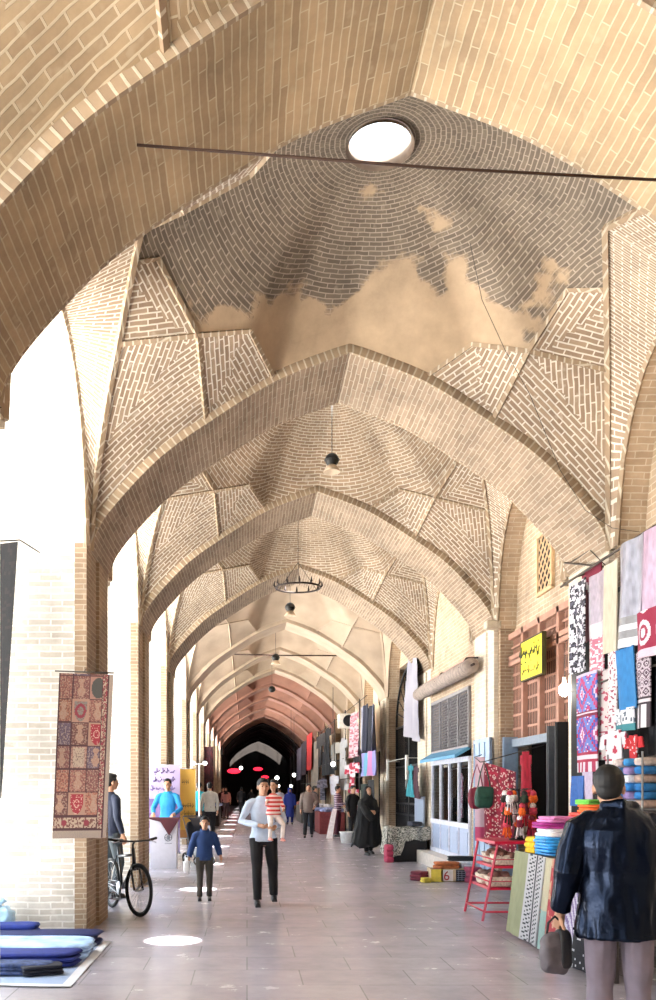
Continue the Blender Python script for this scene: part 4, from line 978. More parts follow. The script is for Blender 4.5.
# things hanging round the doorway
cloth('hanging_rug', 'crimson patterned rug hanging left of the dark doorway', 'rug', None, P(485, 762, 13.6), P(516, 772, 13.2), 1.22, lambda u, v: (hx('d8b0a8') if abs(N3(u*16, v*30, 4)) < .07 else (hx('7a1430') if (u < .1 or u > .9 or v < .05) else mixc(hx('b01c3c'), hx('6e1226'), .5+N3(u*8, v*14)))), 28, 60, .02, 3, 5)
cloth('pink_curtain', 'pale pink cloth hanging in a narrow strip by the pale blue door', 'cloth', None, P(475, 757, 14.5), P(485, 757, 14.45), 1.35, lambda u, v: hx('e8c4d0') if v > .18 else hx('cf4f78'), 8, 36, .012, 2, 4)
m = MB(); m.tube([(3.98, 15.2, 2.16), (3.67, 14.52, 2.09), (3.55, 13.7, 1.985), (3.476, 13.2, 1.975), (3.9, 12.9, 2.105), (4.2, 12.7, 2.2)], .008, 6); tag(m.build('display_rail', plain('3a3836', .5, .5)), 'thin bent iron rail by the blue door carrying the bags and the crimson rug', 'rail')
def hbag(label, c, col, s=1.0, seed=1):
    t = thing('shoulder_bag', label, 'bag', c); m = MB(); superbox(m, (0, 0, -.52*s), (.27*s, .13*s, .32*s), 0, .6, .1, seed, 24, 14); m.build('bag_body', plain(col, .6, nz=.25), t)
    m = MB(); m.tube([(-.1*s, 0, -.42*s), (-.05*s, 0, -.15*s), (0, 0, 0), (.05*s, 0, -.15*s), (.1*s, 0, -.42*s)], .010*s, 6); m.build('strap', plain(col, .6), t)
    m = MB(); superbox(m, (0, -.065*s, -.44*s), (.25*s, .03*s, .16*s), 0, .5, .05, seed+1); m.build('flap', plain(col, .55, nz=.2), t)
hbag('green shoulder bag hanging on the pale blue door post', P(484, 762, 13.2), '1d4a3c', 1.0, 2)
hbag('dark red shoulder bag hanging behind the green one', P(477, 764, 13.7), '7e1c34', 1.0, 5)
garment('red dress hanging in the dark doorway', P(519, 752, 12.9), P(533, 751, 12.7), .95, p_plain('a81a30', .4), k_dress, seed=3)
garment('dark plum dress hanging deep in the doorway', (XW+.35, 12.3, 2.05), (XW+.5, 12.0, 2.05), 1.2, p_plain('3a1420', .4), k_dress, seed=8)
garment('black jacket hanging deep in the doorway', (XW+.4, 13.4, 2.0), (XW+.5, 12.9, 2.0), 1.0, p_plain('18161a', .3), k_shirt, seed=9)

# red stepped shelf with baskets
RED = plain('c81c3c', .4, coat=.3, nz=.06)
t = thing('red_shelf', 'red painted metal shelf with three tiers in front of the crimson rug', 'shelf', (2.80, 10.70, 0), 0)
x0, x1, y0, y1 = 0, .82, 0, .86; H_ = .93
def leg(bx, by, tx, ty):
    m = MB(); m.tube([(bx, by, 0), (tx, ty, H_)], .016, 4, smooth=False); m.build('leg', RED, t)
leg(0, 0, .20, .06); leg(0, .86, .16, .82); leg(.84, 0, .80, .06); leg(.84, .86, .80, .82)
m = MB(); m.cbox((.49, .44, H_), (.68, .84, .035)); m.build('top_board', RED, t)
for z in (.64, .38):
    f = 1-z/H_; m = MB(); xa = .20*(1-f)+.0*f; m.cbox(((xa+.82)/2, .44, z), (.82-xa, .82, .03)); m.tube([(xa, .03, z+.09), (xa, .84, z+.09)], .010, 5); m.tube([(xa, .03, z+.09), (.82, .03, z+.09)], .006, 5); m.build('shelf_board', RED, t)
m = MB(); m.tube([(.03, .0, .11), (.83, .0, .11)], .013, 4); m.tube([(.03, 0, .11), (.02, .86, .11)], .013, 4); m.tube([(.02, .86, .11), (.83, .86, .11)], .013, 4); m.tube([(.83, 0, .11), (.83, .86, .11)], .013, 4); m.build('lower_rail', RED, t)
def basket(label, c, d, fill, filln=9, seed=0):
    t = thing('basket', label, 'basket', c, 0, 'baskets on the red shelf'); m = MB(); w, l, h = d
    secs = []
    for z, k in ((0, .84), (.02, .88), (h, 1), (h, .94), (.04, .82)):
        secs.append([(w/2*k*math.copysign(abs(math.cos(a))**.4, math.cos(a)), l/2*k*math.copysign(abs(math.sin(a))**.4, math.sin(a)), z) for a in [2*PI*j/28 for j in range(28)]])
    m.loft(secs); m.build('tray', plain('d8c8b4', .8, nz=.3, nscale=40), t)
    m = MB(); r = random.Random(seed)
    for i in range(filln): superbox(m, (r.uniform(-.32, .32)*w, r.uniform(-.36, .36)*l, h*.8+r.uniform(0, .04)), (.11, .12, .08), r.uniform(0, 3), .8, .2, i, 12, 8)
    m.build('contents', plain(fill, .8, nz=.4, nscale=16), t)['kind'] = 'stuff'
basket('cream tray of brown goods on the middle tier, front of the red shelf', (3.12, 10.92, .66), (.30, .34, .12), '8a5a4c', 9, 1)
basket('cream tray of brown goods on the middle tier, back of the red shelf', (3.12, 11.32, .66), (.30, .34, .12), '946a58', 9, 2)
basket('tray of pale pouches on the middle tier, right side of the red shelf', (3.44, 10.92, .66), (.28, .34, .12), 'b8a894', 9, 3)
basket('cream tray of grey brown goods on the lower tier of the red shelf', (3.02, 11.28, .40), (.28, .34, .12), '7a6258', 9, 4)
basket('cream tray of rose brown goods on the lower tier, front of the red shelf', (3.05, 10.92, .40), (.30, .34, .12), '96665a', 9, 5)
basket('tray heaped with blue grey pouches on the lower tier of the red shelf', (3.42, 10.92, .40), (.30, .36, .12), '76809a', 12, 6)

# knitted dolls and tassels on a stand on the shelf top
t = thing('doll_stand', 'dark stand on the red shelf hung with knitted dolls and tassels', 'display stand', (3.34, 11.05, .95))
m = MB(); m.tube([(0, 0, 0), (0, 0, .62)], .012, 8); m.lathe([(.12, 0), (.12, .015), (.02, .03)], 20)
for z in (.3, .45, .6):
    for i in range(6): a = i*PI/3+z; m.tube([(0, 0, z), (.16*math.cos(a), .16*math.sin(a), z+.03)], .005, 5)
m.build('pole', plain('2a2624', .5, .4), t)
DC = ['c8202e', 'e8641c', 'e8e0dc', 'a81c3a', '2c2622', 'd8485c', 'f0eae6', '7a1c2c', '22301e']; rd = random.Random(4)
names = {'c8202e': 'scarlet', 'e8641c': 'orange', 'e8e0dc': 'cream', 'a81c3a': 'crimson', '2c2622': 'black brown', 'd8485c': 'rose', 'f0eae6': 'white', '7a1c2c': 'wine red', '22301e': 'dark green'}
tiers = ['top', 'middle', 'lowest']; sides_ = ['right', 'back right', 'back left', 'left', 'front left', 'front right']
for zi, z in enumerate((.60, .45, .30)):
    for i in range(6):
        a = i*PI/3+z; col = 'e8641c' if (zi == 1 and i == 4) else DC[(zi*4+i*2) % 9]; c = (3.34+.17*math.cos(a), 11.05+.17*math.sin(a), .95+z)
        d = thing('knitted_doll', '%s knitted doll hanging on the %s tier of the doll stand, %s side' % (names[col], tiers[zi], sides_[i]), 'doll', c, a, 'knitted dolls on the stand')
        m = MB(); m.tube([(0, 0, .02), (0, 0, -.03)], .003, 5); superbox(m, (0, 0, -.10), (.10, .09, .12), 0, .9, .25, i+zi, 14, 9); m.build('doll_body', plain(col, .9, nz=.3, nscale=60), d)
        m = MB(); m.ell((0, 0, -.035), (.038, .038, .04), None, 12, 8, 1, .1); m.build('doll_head', plain(DC[(zi+i) % 9], .9, nz=.3, nscale=60), d)
        m = MB()
        for k in range(7): b = k*.9; m.tube([(.03*math.cos(b), .03*math.sin(b), -.14), (.05*math.cos(b), .05*math.sin(b), -.24-.02*(k % 3))], [.007, .011], 5)
        m.build('tassel', plain(DC[(zi*2+i+3) % 9], .9, nz=.3), d)
# ============================================================ right foreground: hanging textiles
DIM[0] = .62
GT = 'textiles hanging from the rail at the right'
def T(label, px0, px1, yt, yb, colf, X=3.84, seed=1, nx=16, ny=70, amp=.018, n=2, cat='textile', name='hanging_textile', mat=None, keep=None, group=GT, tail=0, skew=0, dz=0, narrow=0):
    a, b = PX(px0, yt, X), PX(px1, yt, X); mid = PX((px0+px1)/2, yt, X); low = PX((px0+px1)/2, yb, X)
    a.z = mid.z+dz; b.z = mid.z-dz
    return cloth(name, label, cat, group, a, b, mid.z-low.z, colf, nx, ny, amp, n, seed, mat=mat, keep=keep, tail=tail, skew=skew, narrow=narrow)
bw = p_paisley('e6e2ea', '26242e', 10, 0, '5a5668')
cloth('shade_backing', 'added black sheet standing in for the shade behind the bright textiles at the right', 'cloth', None, V(3.93, 10.9, 3.7), V(3.93, 8.3, 3.7), 3.3, p_plain('141216', .3), 20, 30, .015, 5, 3)  # added sheet: dark shop gaps between the textiles painted as black
T('long black and white paisley scarf, farthest along the rail', 571, 587, 582, 672, bw, 3.78, 2)
T('scarf with blue and crimson diamonds hanging below the black and white paisley one', 577, 597, 673, 772, p_cat([(.1, p_stripes(['f0e8ee', 'c03c60', 'f0e8ee'], 12)), (.2, p_bands(['b8284c', 'efe4ea'], 3)), (.56, p_diam('6f8ad8', ['c8285c', 'e8dcec', 'b85aa0', '3c5cc0'], 1.5, 1)), (.62, p_bands(['8a1c3c', 'efe4ea'], 3)), (.97, p_diam('7890d8', ['d0346a', 'dcd0e8', '3c68c0', 'c05a90'], 1.5, 1)), (1.01, p_plain('d8c8dc'))]), 3.76, 3)
T('dark crimson shawl with a white wavy line at the top of the rail', 582, 602, 567, 640, lambda u, v: hx('ecdfe2') if abs(v-.62-.16*math.sin(u*6)) < .05 else hx('8c1738'), 3.90, 4)
T('grey lilac wrapped cloth with a pink figured hem, second along the rail', 591, 606, 573, 672, p_cat([(.36, p_paisley('e8d8dc', 'c0506c', 8, .05)), (.5, p_plain('e2d2d8')), (1.01, p_plain('b9aab8', .25))]), 3.80, 5, mat=PLASTIC)
T('long cream shawl hanging between the grey wrapped cloths', 606, 619, 562, 652, p_plain('d8ccb4', .15), 3.76, 6)
T('narrow white strip with pink lettering like marks below the cream shawl', 608, 618, 652, 733, p_cat([(1.01, lambda u, v: hx('a04860') if (N3(u*6, v*40, 2) > .22) else hx('efe2e0'))]), 3.75, 7)
T('dark grey brown narrow scarf beside the cream shawl', 616, 624, 592, 650, p_stripes(['4c463f', '8a8378', '3a352f'], 3), 3.86, 8)
T('large silver grey wrapped cloth with grey stripes at its hem', 619, 644, 540, 646, p_cat([(.08, p_plain('e0dee2')), (.16, p_plain('8f8c8c')), (.22, p_plain('dcdade')), (.29, p_plain('8f8c8c')), (1.01, p_plain('a3a1ae', .4))]), 3.72, 9, mat=PLASTIC, amp=.04, n=3)
T('lilac pink wrapped cloth at the right edge above the ringed one', 642, 664, 528, 616, p_plain('c4a4bc', .3), 3.74, 10, mat=PLASTIC, amp=.03)
T('crimson cloth with white rings at the right edge', 638, 664, 608, 656, p_cat([(.18, p_plain('e8c8d4')), (1.01, p_rings('a01840', 'f0dce4', 1.6, 1.2))]), 3.70, 11, nx=40, ny=50)
T('bright blue cloth hanging slanted over the white printed one', 617, 634, 648, 710, p_plain('2f86c6', .2), 3.73, 12, skew=.06)
T('white cloth with blue and teal marks under the bright blue one', 616, 634, 708, 731, lambda u, v: hx('3f8f98') if v < .3 else (hx('556070') if N3(u*14, v*6, 3) > .2 else hx('e8eaec')), 3.72, 13, ny=24)
T('brown and white figured shawl with a fringed hem at the right edge', 632, 650, 652, 728, p_cat([(.3, p_stripes(['efe8ea', '4a3c42', 'efe8ea'], 8)), (.4, p_bands(['3c2c34', 'e8dee2'], 3)), (1.01, p_diam('cdbcc4', ['4a3040', 'e0d4da', '6a4a5c'], 3, 5))]), 3.76, 14, nx=30)
T('dark cloth with pale marks beyond the brown figured shawl', 650, 664, 655, 760, p_plain('1c1a20', .3), 3.84, 15)
T('white and pink striped scarf behind the narrow white strip', 598, 609, 670, 760, p_cat([(1.01, lambda u, v: hx('c8546c') if N3(u*3, v*28, 6) > .24 else hx('e8dcd8'))]), 3.84, 16)
T('white shirt with red flowers hanging below the bright blue cloth', 601, 630, 730, 771, lambda u, v: hx('c83a54') if N3(u*7, v*9, 7) > .3 else hx('efe9ec'), 3.68, 17, nx=30, ny=40, keep=k_shirt, cat='clothing', name='hanging_garment')
T('bright red shirt hanging over the rolled towels', 625, 644, 735, 764, lambda u, v: hx('f0e0e0') if N3(u*9, v*9, 1) > .42 else hx('d01420'), 3.66, 18, nx=30, ny=40, keep=k_shirt, cat='clothing', name='hanging_garment')
T('pink patterned cloth hanging behind the head of the man in leather', 600, 626, 768, 842, p_paisley('d8a8b4', 'b06478', 9, 0, 'e4ccd0'), 3.70, 19)
T('bright blue cloth hanging by the left of the man in leather', 573, 584, 776, 806, p_plain('3f72c0', .2), 3.60, 20, ny=20)
T('pale lilac cloth hanging under the diamond scarf', 583, 592, 772, 812, p_plain('d4c4dc', .2), 3.62, 21, ny=20)
m = MB(); m.tube([PX(565, 563, 3.95), PX(607, 567, 3.95)], .012, 6); m.tube([PX(571, 562, 3.95), PX(590, 550, 3.98), PX(607, 567, 3.95)], .006, 5)
m.tube([V(3.80, 10.9, 4.02), V(3.80, 8.0, 4.02)], .014, 6); m.tube([V(3.80, 10.4, 4.02), V(4.02, 10.4, 4.1)], .012, 6); m.tube([V(3.80, 8.5, 4.02), V(4.32, 8.5, 4.1)], .012, 6)
m.tube([V(3.80, 10.8, 2.72), V(3.80, 8.0, 2.72)], .010, 6); m.tube([V(3.80, 10.3, 2.72), V(4.02, 10.3, 2.72)], .010, 6); m.tube([V(3.66, 8.9, 1.86), V(3.66, 8.0, 1.86)], .008, 6)
tag(m.build('hanging_rail', plain('4a4038', .6, .4)), 'iron rails and bracket on the first right pier carrying the textiles', 'rail')
# market table with stacks
t = thing('stall_table', 'stall table piled with folded fabrics beside the man in leather', 'table', (3.34, 8.35, 0))
m = MB(); m.cbox((0, 0, .885), (.82, 2.3, .04)); m.build('tabletop', plain('6e5a48', .7), t)
for x in (-.36, .36):
    for y in (-1.08, 1.08): m = MB(); m.tube([(x, y, 0), (x, y, .87)], .025, 6); m.build('leg', plain('4c4440', .6), t)
GL = 'cloths hanging down the side of the stall table'
def L_(label, px0, px1, colf, seed, yt=852, X=2.90):
    a, b = PX(px0, yt, X), PX(px1, yt, X); a.z = b.z = .91
    return cloth('draped_cloth', label, 'cloth', GL, a, b, .87, colf, 22, 50, .012, 2, seed, tail=-.09, skew=-.02)
L_('pale green cloth at the far end of the stall table', 516, 530, p_plain('a9ab84', .12), 1)
L_('white cloth with black diagonal bands beside the pale green one', 530, 547, lambda u, v: hx('3a3c40') if ((u*3+v*30) % 1 < .35 and abs(abs(u-.5)-.25) < .14) or abs(u-.5) < .03 else hx('d9d6d8'), 2)
L_('cream cloth between the black banded and the red flowered ones', 547, 553, p_cat([(.42, p_plain('a9c8c0')), (1.01, p_plain('d9cfae'))]), 3)
L_('red cloth with pale flowers on the side of the stall table', 553, 566, lambda u, v: hx('e8b090') if N3(u*6, v*11, 3) > .2 else hx('c4434c'), 4)
L_('lilac and white checked cloth slung on the side of the stall table', 566, 584, lambda u, v: hx('8f7aa8') if (int(u*8+v*14) % 2) else hx('e4dcec'), 5)
L_('black cloth with white dots nearest the camera on the stall table', 584, 604, lambda u, v: hx('d8d4dc') if N3(u*14, v*26, 9) > .42 else hx('191820'), 6)
GS = 'folded fabrics piled on the stall table'
z0 = .906
folded('yellow folded fabric at the far corner of the stall table', GS, (3.03, 9.36, z0), (.22, .26, .17), 'e4b422', .1, 1)
folded('turquoise blue shiny folded fabric at the bottom of the far stack', GS, (3.10, 9.02, z0), (.34, .40, .10), '2a8fd0', .1, 2, mat=plain('2a8fd0', .3, nz=.4, nscale=9))
folded('azure folded fabric lying on the turquoise one', GS, (3.08, 9.02, z0+.10), (.32, .38, .09), '3aa4e6', .05, 3, mat=plain('3aa4e6', .3, nz=.3, nscale=9))
folded('white rolled fabric in the middle of the far stack', GS, (3.08, 9.0, z0+.19), (.30, .34, .08), 'f0f0f2', .1, 4, layers=2)
folded('magenta folded fabric near the top of the far stack', GS, (3.08, 9.04, z0+.27), (.36, .36, .06), 'b0368c', 0, 5, layers=2)
folded('pale pink folded fabric on top of the far stack', GS, (3.10, 9.0, z0+.33), (.30, .32, .06), 'e48cc4', .2, 6, layers=2)
folded('navy folded fabric at the bottom of the middle stack', GS, (3.46, 8.85, z0), (.34, .42, .14), '20264e', 0, 7)
folded('black folded fabric in the middle stack above the navy one', GS, (3.46, 8.85, z0+.14), (.32, .38, .10), '17161c', .1, 8)
folded('crimson pink folded fabric in the middle stack', GS, (3.44, 8.88, z0+.24), (.36, .40, .10), 'd42c5c', 0, 9)
folded('coral folded fabric in the middle stack', GS, (3.42, 8.9, z0+.34), (.36, .42, .09), 'ee5a4c', .1, 10)
folded('bright orange folded fabric on the middle stack', GS, (3.46, 8.84, z0+.43), (.34, .34, .08), 'f0702c', -.1, 11)
folded('light green folded fabric on the very top of the middle stack', GS, (3.38, 8.92, z0+.51), (.18, .22, .05), '7ad858', .3, 12, layers=2)
folded('purple shiny folded fabric at the near end of the stall table', GS, (3.3, 7.6, z0), (.4, .4, .16), '8a2f9a', .1, 13)
folded('black shiny folded fabric on the purple one', GS, (3.32, 7.6, z0+.16), (.38, .36, .14), '15141c', .1, 14, mat=plain('15141c', .25))
folded('rose folded fabric between the stacks on the stall table', GS, (3.3, 8.25, z0), (.4, .42, .18), 'c04a74', 0, 15)
# rack with rolled towels
t = thing('towel_rack', 'metal shelf rack holding the rolled towels behind the man in leather', 'rack', (3.62, 8.3, 0)); m = MB()
for x in (-.14, .16):
    for y in (-.38, .38): m.tube([(x, y, 0), (x, y, 1.9)], .010, 6)
m.build('posts', plain('9a9a9c', .4, .6), t)
for z in (.6, 1.0, 1.39): m = MB(); m.cbox((.01, 0, z), (.34, .78, .015)); m.build('shelf', plain('9a9a9c', .4, .6), t)
TC = [('c4a89a', 'brown'), ('e8e6ea', 'white'), ('2f7cc0', 'blue'), ('9a86b8', 'violet'), ('d8c8c0', 'cream'), ('3f8fc8', 'sky blue')]
tn = ['lowest', 'second', 'third', 'fourth', 'fifth', 'topmost']; cn = ['far', 'middle', 'near']
for r_ in range(6):
    for c_ in range(3):
        col, nm = TC[(r_*2+(c_ == 1)) % 6 if r_ != 2 else (2 if c_ else 1)]
        m = MB(); y = 8.3+.24-c_*.24; z = 1.435+r_*.076
        m.tube([(3.48, y, z), (3.52, y, z), (3.72, y, z)], [.030, .037, .036], 12, flat=1.0)
        m.tube([(3.475, y+.02*math.cos(a*.8)*a/9, z+.02*math.sin(a*.8)*a/9) for a in range(10)], .003, 4)
        tag(m.build('rolled_towel', plain(col, .9, nz=.2, nscale=30)), '%s rolled towel in the %s row of the rack, %s column' % (nm, tn[r_], cn[c_]), 'towel', 'rolled towels on the rack')

# ============================================================ third bay: rolled awning, grille, shop front
t = thing('rolled_awning', 'long rolled grey awning on iron arms over the third shop front', 'awning', (3.78, 17.5, 3.66))
m = MB(); m.lathe([(.02, -2.35), (.13, -2.33), (.14, -1.2), (.135, 0), (.145, 1.3), (.13, 2.33), (.02, 2.35)], 20, None, 'y'); m.build('canvas_roll', plain('8f8178', .9, nz=.25, bump=.5), t)
for y in (-2.0, 0, 2.0):
    m = MB(); m.tube([(.2, y, .18), (.0, y, .17), (-.13, y, .0)], .018, 6); m.build('arm', plain('3a2c28', .6, .5), t)
m = MB(); m.tube([(0, -2.5, 0), (0, 2.5, 0)], .022, 8); m.build('axle', plain('3a2c28', .6, .5), t)
m = MB(); m.cbox((XR-.03, 17.85, 3.86), (.10, 3.6, .16)); struct('trim_30', m, plain('c08a7c', .8, name='pink_lintel_beam'))
t = thing('diamond_grille', 'grey diamond mesh grille above the pale blue shop front', 'grille', (XR-.01, 17.85, 2.35)); m = MB()
for i in range(-12, 40):
    for s in (-1, 1):
        pts = []
        for k in range(30):
            yy = -1.6+i*.11+s*(k/29*1.05-.0); zz = k/29*1.05
            if abs(yy) <= 1.6: pts.append(V(0, yy, zz))
        if len(pts) > 1: m.tube([pts[0], pts[-1]], .007, 4, smooth=False)
m.build('mesh', plain('8e8a8c', .5, .5), t); m = MB()
for y in (-1.62, -.8, 0, .8, 1.62): m.cbox((0, y, .53), (.05, .05, 1.08))
m.cbox((0, 0, 0), (.05, 3.3, .06)); m.cbox((0, 0, 1.06), (.05, 3.3, .06)); m.build('frame', plain('8a8688', .5, .4), t)
m = MB(); m.add([(XR, 16.2, 2.36), (XR, 19.5, 2.36), (XR-.28, 19.5, 2.2), (XR-.28, 16.2, 2.2), (XR, 16.2, 2.30), (XR, 19.5, 2.30), (XR-.28, 19.5, 2.14), (XR-.28, 16.2, 2.14)], [(0, 1, 2, 3), (7, 6, 5, 4), (3, 2, 6, 7), (0, 3, 7, 4), (2, 1, 5, 6)])
tag(m.build('small_canopy', plain('4f8fb4', .6)), 'narrow blue canopy ledge over the third shop window', 'canopy')
BL = plain('aab8d2', .5, nz=.06); t = bpy.data.objects.new('window_1', None); COL.objects.link(t); t['kind'] = 'structure'
m = MB()
for y in (16.22, 17.05, 17.85, 18.65, 19.48): m.cbox((XR, y, 1.22), (.05, .06, 1.9))
for z in (.30, .90, 2.13): m.cbox((XR, 17.85, z), (.09, 3.3, .09))
m.build('window_frame', plain('d9dcea', .5), t)
m = MB()
for i in range(4): y = 16.63+i*.81; m.cbox((XR+.01, y, .6), (.03, .74, .52)); m.cbox((XR-.01, y, .6), (.02, .56, .36))
m.build('lower_panels', BL, t)
gm, nt, b_ = newmat('window_glass'); b_.inputs['Transmission Weight'].default_value = 1; b_.inputs['Roughness'].default_value = .03; b_.inputs['IOR'].default_value = 1.1; b_.inputs['Base Color'].default_value = (.85, .9, .95, 1)
for i in range(4): y = 16.63+i*.81; m = MB(); m.cbox((XR+.015, y, 1.52), (.008, .72, 1.15)); m.build('pane', gm, t)
m = MB(); m.cbox((XR-.1, 17.85, .13), (.45, 3.7, .26)); struct('trim_31', m, plain('cfc6bc', .8, name='stone_step'))
garment('white and black blouse on display behind the third shop window', (4.35, 16.6, 1.95), (4.35, 16.25, 1.95), .7, lambda u, v: hx('e6e4ea') if v > .4 else hx('1a1a20'), k_shirt, seed=3)
garment('pale pink dress on display behind the far pane of the third shop', (4.35, 18.4, 1.9), (4.35, 18.05, 1.9), .9, p_paisley('e8d4dc', 'c06c84', 6, .1), k_dress, seed=4)
garment('grey striped coat on display behind the third shop window', (4.35, 17.5, 1.95), (4.35, 17.15, 1.95), .95, p_bands(['8a8a96', 'd4d4dc'], 14), k_dress, seed=6)
m = MB(); m.tube([V(4.35, 16.1, 2.0), V(4.35, 19.4, 2.0)], .012, 6); tag(m.build('clothes_rail', plain('b8b8bc', .3, .8)), 'steel clothes rail inside the third shop window', 'rail')

# box with the big 6 and its heap
bx = thing('cardboard_box', 'low printed carton with a red 6 on the floor before the shop step', 'box', (3.48, 15.42, 0))
m = MB(); m.box((-.36, -.17, 0), (.34, .17, .02)); m.box((-.36, -.17, 0), (.34, -.155, .22)); m.box((-.36, .155, 0), (.34, .17, .22)); m.box((-.36, -.17, 0), (-.345, .17, .22)); m.box((.325, -.17, 0), (.34, .17, .22)); m.build('carton', plain('c9b08c', .8), bx)
m = MB(); m.cbox((-.26, -.173, .11), (.20, .006, .21)); m.build('yellow_panel', plain('e8cf52', .6), bx)
m = MB(); m.cbox((-.09, -.173, .11), (.20, .006, .19)); lp = m.build('light_panel', plain('e6dcd4', .6), bx)
fc = bpy.data.curves.new('six', 'FONT'); fc.body = '6'; fc.size = .22; fc.extrude = .002; fo = bpy.data.objects.new('six', fc); COL.objects.link(fo)
me = bpy.data.meshes.new_from_object(fo.evaluated_get(bpy.context.evaluated_depsgraph_get())); bpy.data.objects.remove(fo)
me.materials.clear(); me.materials.append(plain('a81c1c', .6)); o = bpy.data.objects.new('numeral', me); COL.objects.link(o); o.parent = lp; o.location = (-.155, -.180, .035); o.rotation_euler = (PI/2, 0, 0)
m = MB(); m.cbox((.19, -.173, .11), (.26, .006, .20)); gp = m.build('dark_panel', plain('22242c', .6), bx); m = MB()
for i in range(5): m.cbox((.19, -.178, .04+i*.036), (.22, .004, .007))
for i in range(4): m.cbox((.10+i*.06, -.178, .11), (.006, .004, .17))
m.build('panel_lines', plain('8f93a4', .6), gp)
GH = 'cloths heaped in and around the low carton'
folded('rust orange cloth heaped in the carton with the 6', GH, (3.42, 15.45, .16), (.42, .26, .17), 'b8683c', .1, 1, mat=plain('b8683c', .8, nz=.3, bump=.6))
folded('maroon cloth spilling left of the carton with the 6', GH, (2.98, 15.55, 0), (.24, .28, .16), '6a2434', .6, 2)
folded('white cloth heaped right of the rust orange one', GH, (3.76, 15.55, .17), (.26, .28, .16), 'd8d6da', .2, 3)
folded('black folded cloth lying on the white one by the step', GH, (3.72, 15.66, .33), (.44, .24, .08), '23282a', -.1, 4)
folded('dark pink bunched cloth between carton and blue door', GH, (3.82, 15.2, 0), (.24, .3, .26), '8a3450', .2, 5)
folded('small yellow cloth at the left foot of the carton', GH, (3.02, 15.2, 0), (.15, .16, .08), 'd8c04a', .2, 6, layers=2)

# third pier: hanging white clothes, coloured garments
garment('long white garment with a lilac edge hanging on the third right pier', PX(406, 655, 3.85), PX(420, 655, 3.85), 1.95, lambda u, v: mixc(hx('c9c6d0'), hx('a8a4b4'), .5+.5*N3(u*5, v*3, 3)), lambda u, v: abs(u-.5) < .30+.12*(1-v) and v < .97, seed=5, amp=.07, nx=40, ny=60)
garment('teal garment hanging low on the third right pier', PX(408, 764, 3.75), PX(414, 764, 3.75), .75, p_plain('2fa0ae', .2), k_dress, seed=6)
garment('maroon garment hanging beside the teal one', PX(413, 766, 3.78), PX(420, 766, 3.78), .72, p_plain('4c1c30', .2), k_dress, seed=7)
cloth('pale_blue_board', 'pale blue board standing at the foot of the third right pier', 'board', None, (3.94, 21.0, 1.42), (3.94, 19.95, 1.42), 1.38, p_plain('b4c6e0', .05), 6, 8, 0, 1, 1, mat=PAPER, th=.03)
# goods chest under a figured cloth
t = thing('goods_chest', 'black chest under a figured cloth beside the third right pier', 'chest', (3.53, 19.9, 0))
m = MB(); m.bev((0, 0, .33), (.80, .62, .66), .02); m.build('chest_body', plain('121214', .6), t); m = MB(); m.bev((0, 0, .68), (.84, .66, .05), .012); m.build('lid', plain('1c1b1e', .5), t)
def cov(u, v):  # chest cover
    x = -.47+.92*u
    s = v*1.62; wav = .02*math.sin(u*21)+.02*math.sin(u*9+2)
    if s < .68: y, z = .34-s, .725+.02*math.sin(u*11+v*9)
    else: d = (s-.68)*(.92-.52*min(1, max(0, (u-.3)/.12))+.03*math.sin(u*17)); y, z = -.36-wav-.05*d, .72-d*.70
    if u < .03: z = min(z, .70)
    return V(3.53+x, 19.9+y, z+.02)
m = MB(); ctf = p_paisley('b8b4a8', '5a5b52', 44, 0, '86867c')
m.grid(cov, 50, 50, None, lambda u, v: ctf(u, v)); m.grid(lambda u, v: cov(1-u, v)+V(0, .012, -.012), 50, 50, None, lambda u, v: ctf(1-u, v))
m.grid(lambda u, v: V(3.06-.05*v-.02*math.sin(u*14)*v, 19.58+.64*u, .74-.60*v), 20, 20, None, lambda u, v: ctf(u, v*.5)); tag(m.build('figured_cover', CLOTH), 'grey and cream figured cloth thrown over the black goods chest', 'cloth')
folded('crimson and pink cloth leaning at the left side of the goods chest', None, (3.06, 19.45, 0), (.16, .3, .38), 'b03a56', .1, 3)
folded('dark grey bundle lying on top of the covered goods chest', None, (3.72, 19.95, .76), (.26, .28, .10), '4a4c58', .3, 5)

# iron gate of the fourth bay
t = thing('iron_gate', 'tall black wrought iron gate in the dark archway of the fourth bay', 'gate', (XW-.04, 23.65, 0)); ik = plain('17171a', .5, .5)
for s in (-1, 1):
    m = MB()
    for i in range(12): m.tube([(0, s*(.08+i*.175), .05), (0, s*(.08+i*.175), 3.3)], .014, 5)
    for z in (.1, .9, 1.2, 2.2, 3.3): m.cbox((0, s*1.05, z), (.05, 2.06, .05))
    for y in (.04, 2.07): m.cbox((0, s*y, 1.68), (.06, .06, 3.3))
    for i in range(6): m.torus(.14, .012, Matrix.Translation((0, s*(.22+i*.34), 1.05)) @ Matrix.Rotation(PI/2, 4, 'Z'), 14, 5)
    m.cbox((.01, s*1.05, .5), (.02, 2.0, .75)); g_ = m.build('gate_leaf', ik, t)
    k = MB(); k.tube([(-.03, s*.1, 1.55), (-.09, s*.1, 1.6), (-.09, s*.1, 1.8), (-.03, s*.1, 1.85)], .012, 6); k.build('handle', plain('8a8a88', .3, .8), g_)
m = MB(); m.tube([(0, 2.1*math.cos(a*PI/16), 3.35+1.5*math.sin(a*PI/16)) for a in range(17)], .03, 6)
for i in range(1, 12): a = i*PI/12; m.tube([(0, .4*math.cos(a), 3.35+.3*math.sin(a)), (0, 2.1*math.cos(a), 3.35+1.5*math.sin(a))], .014, 5)
m.build('fanlight_grille', ik, t)
m = MB(); m.tube([(-.35, -1.5, 2.35), (-.35, 1.5, 2.35)], .01, 6)
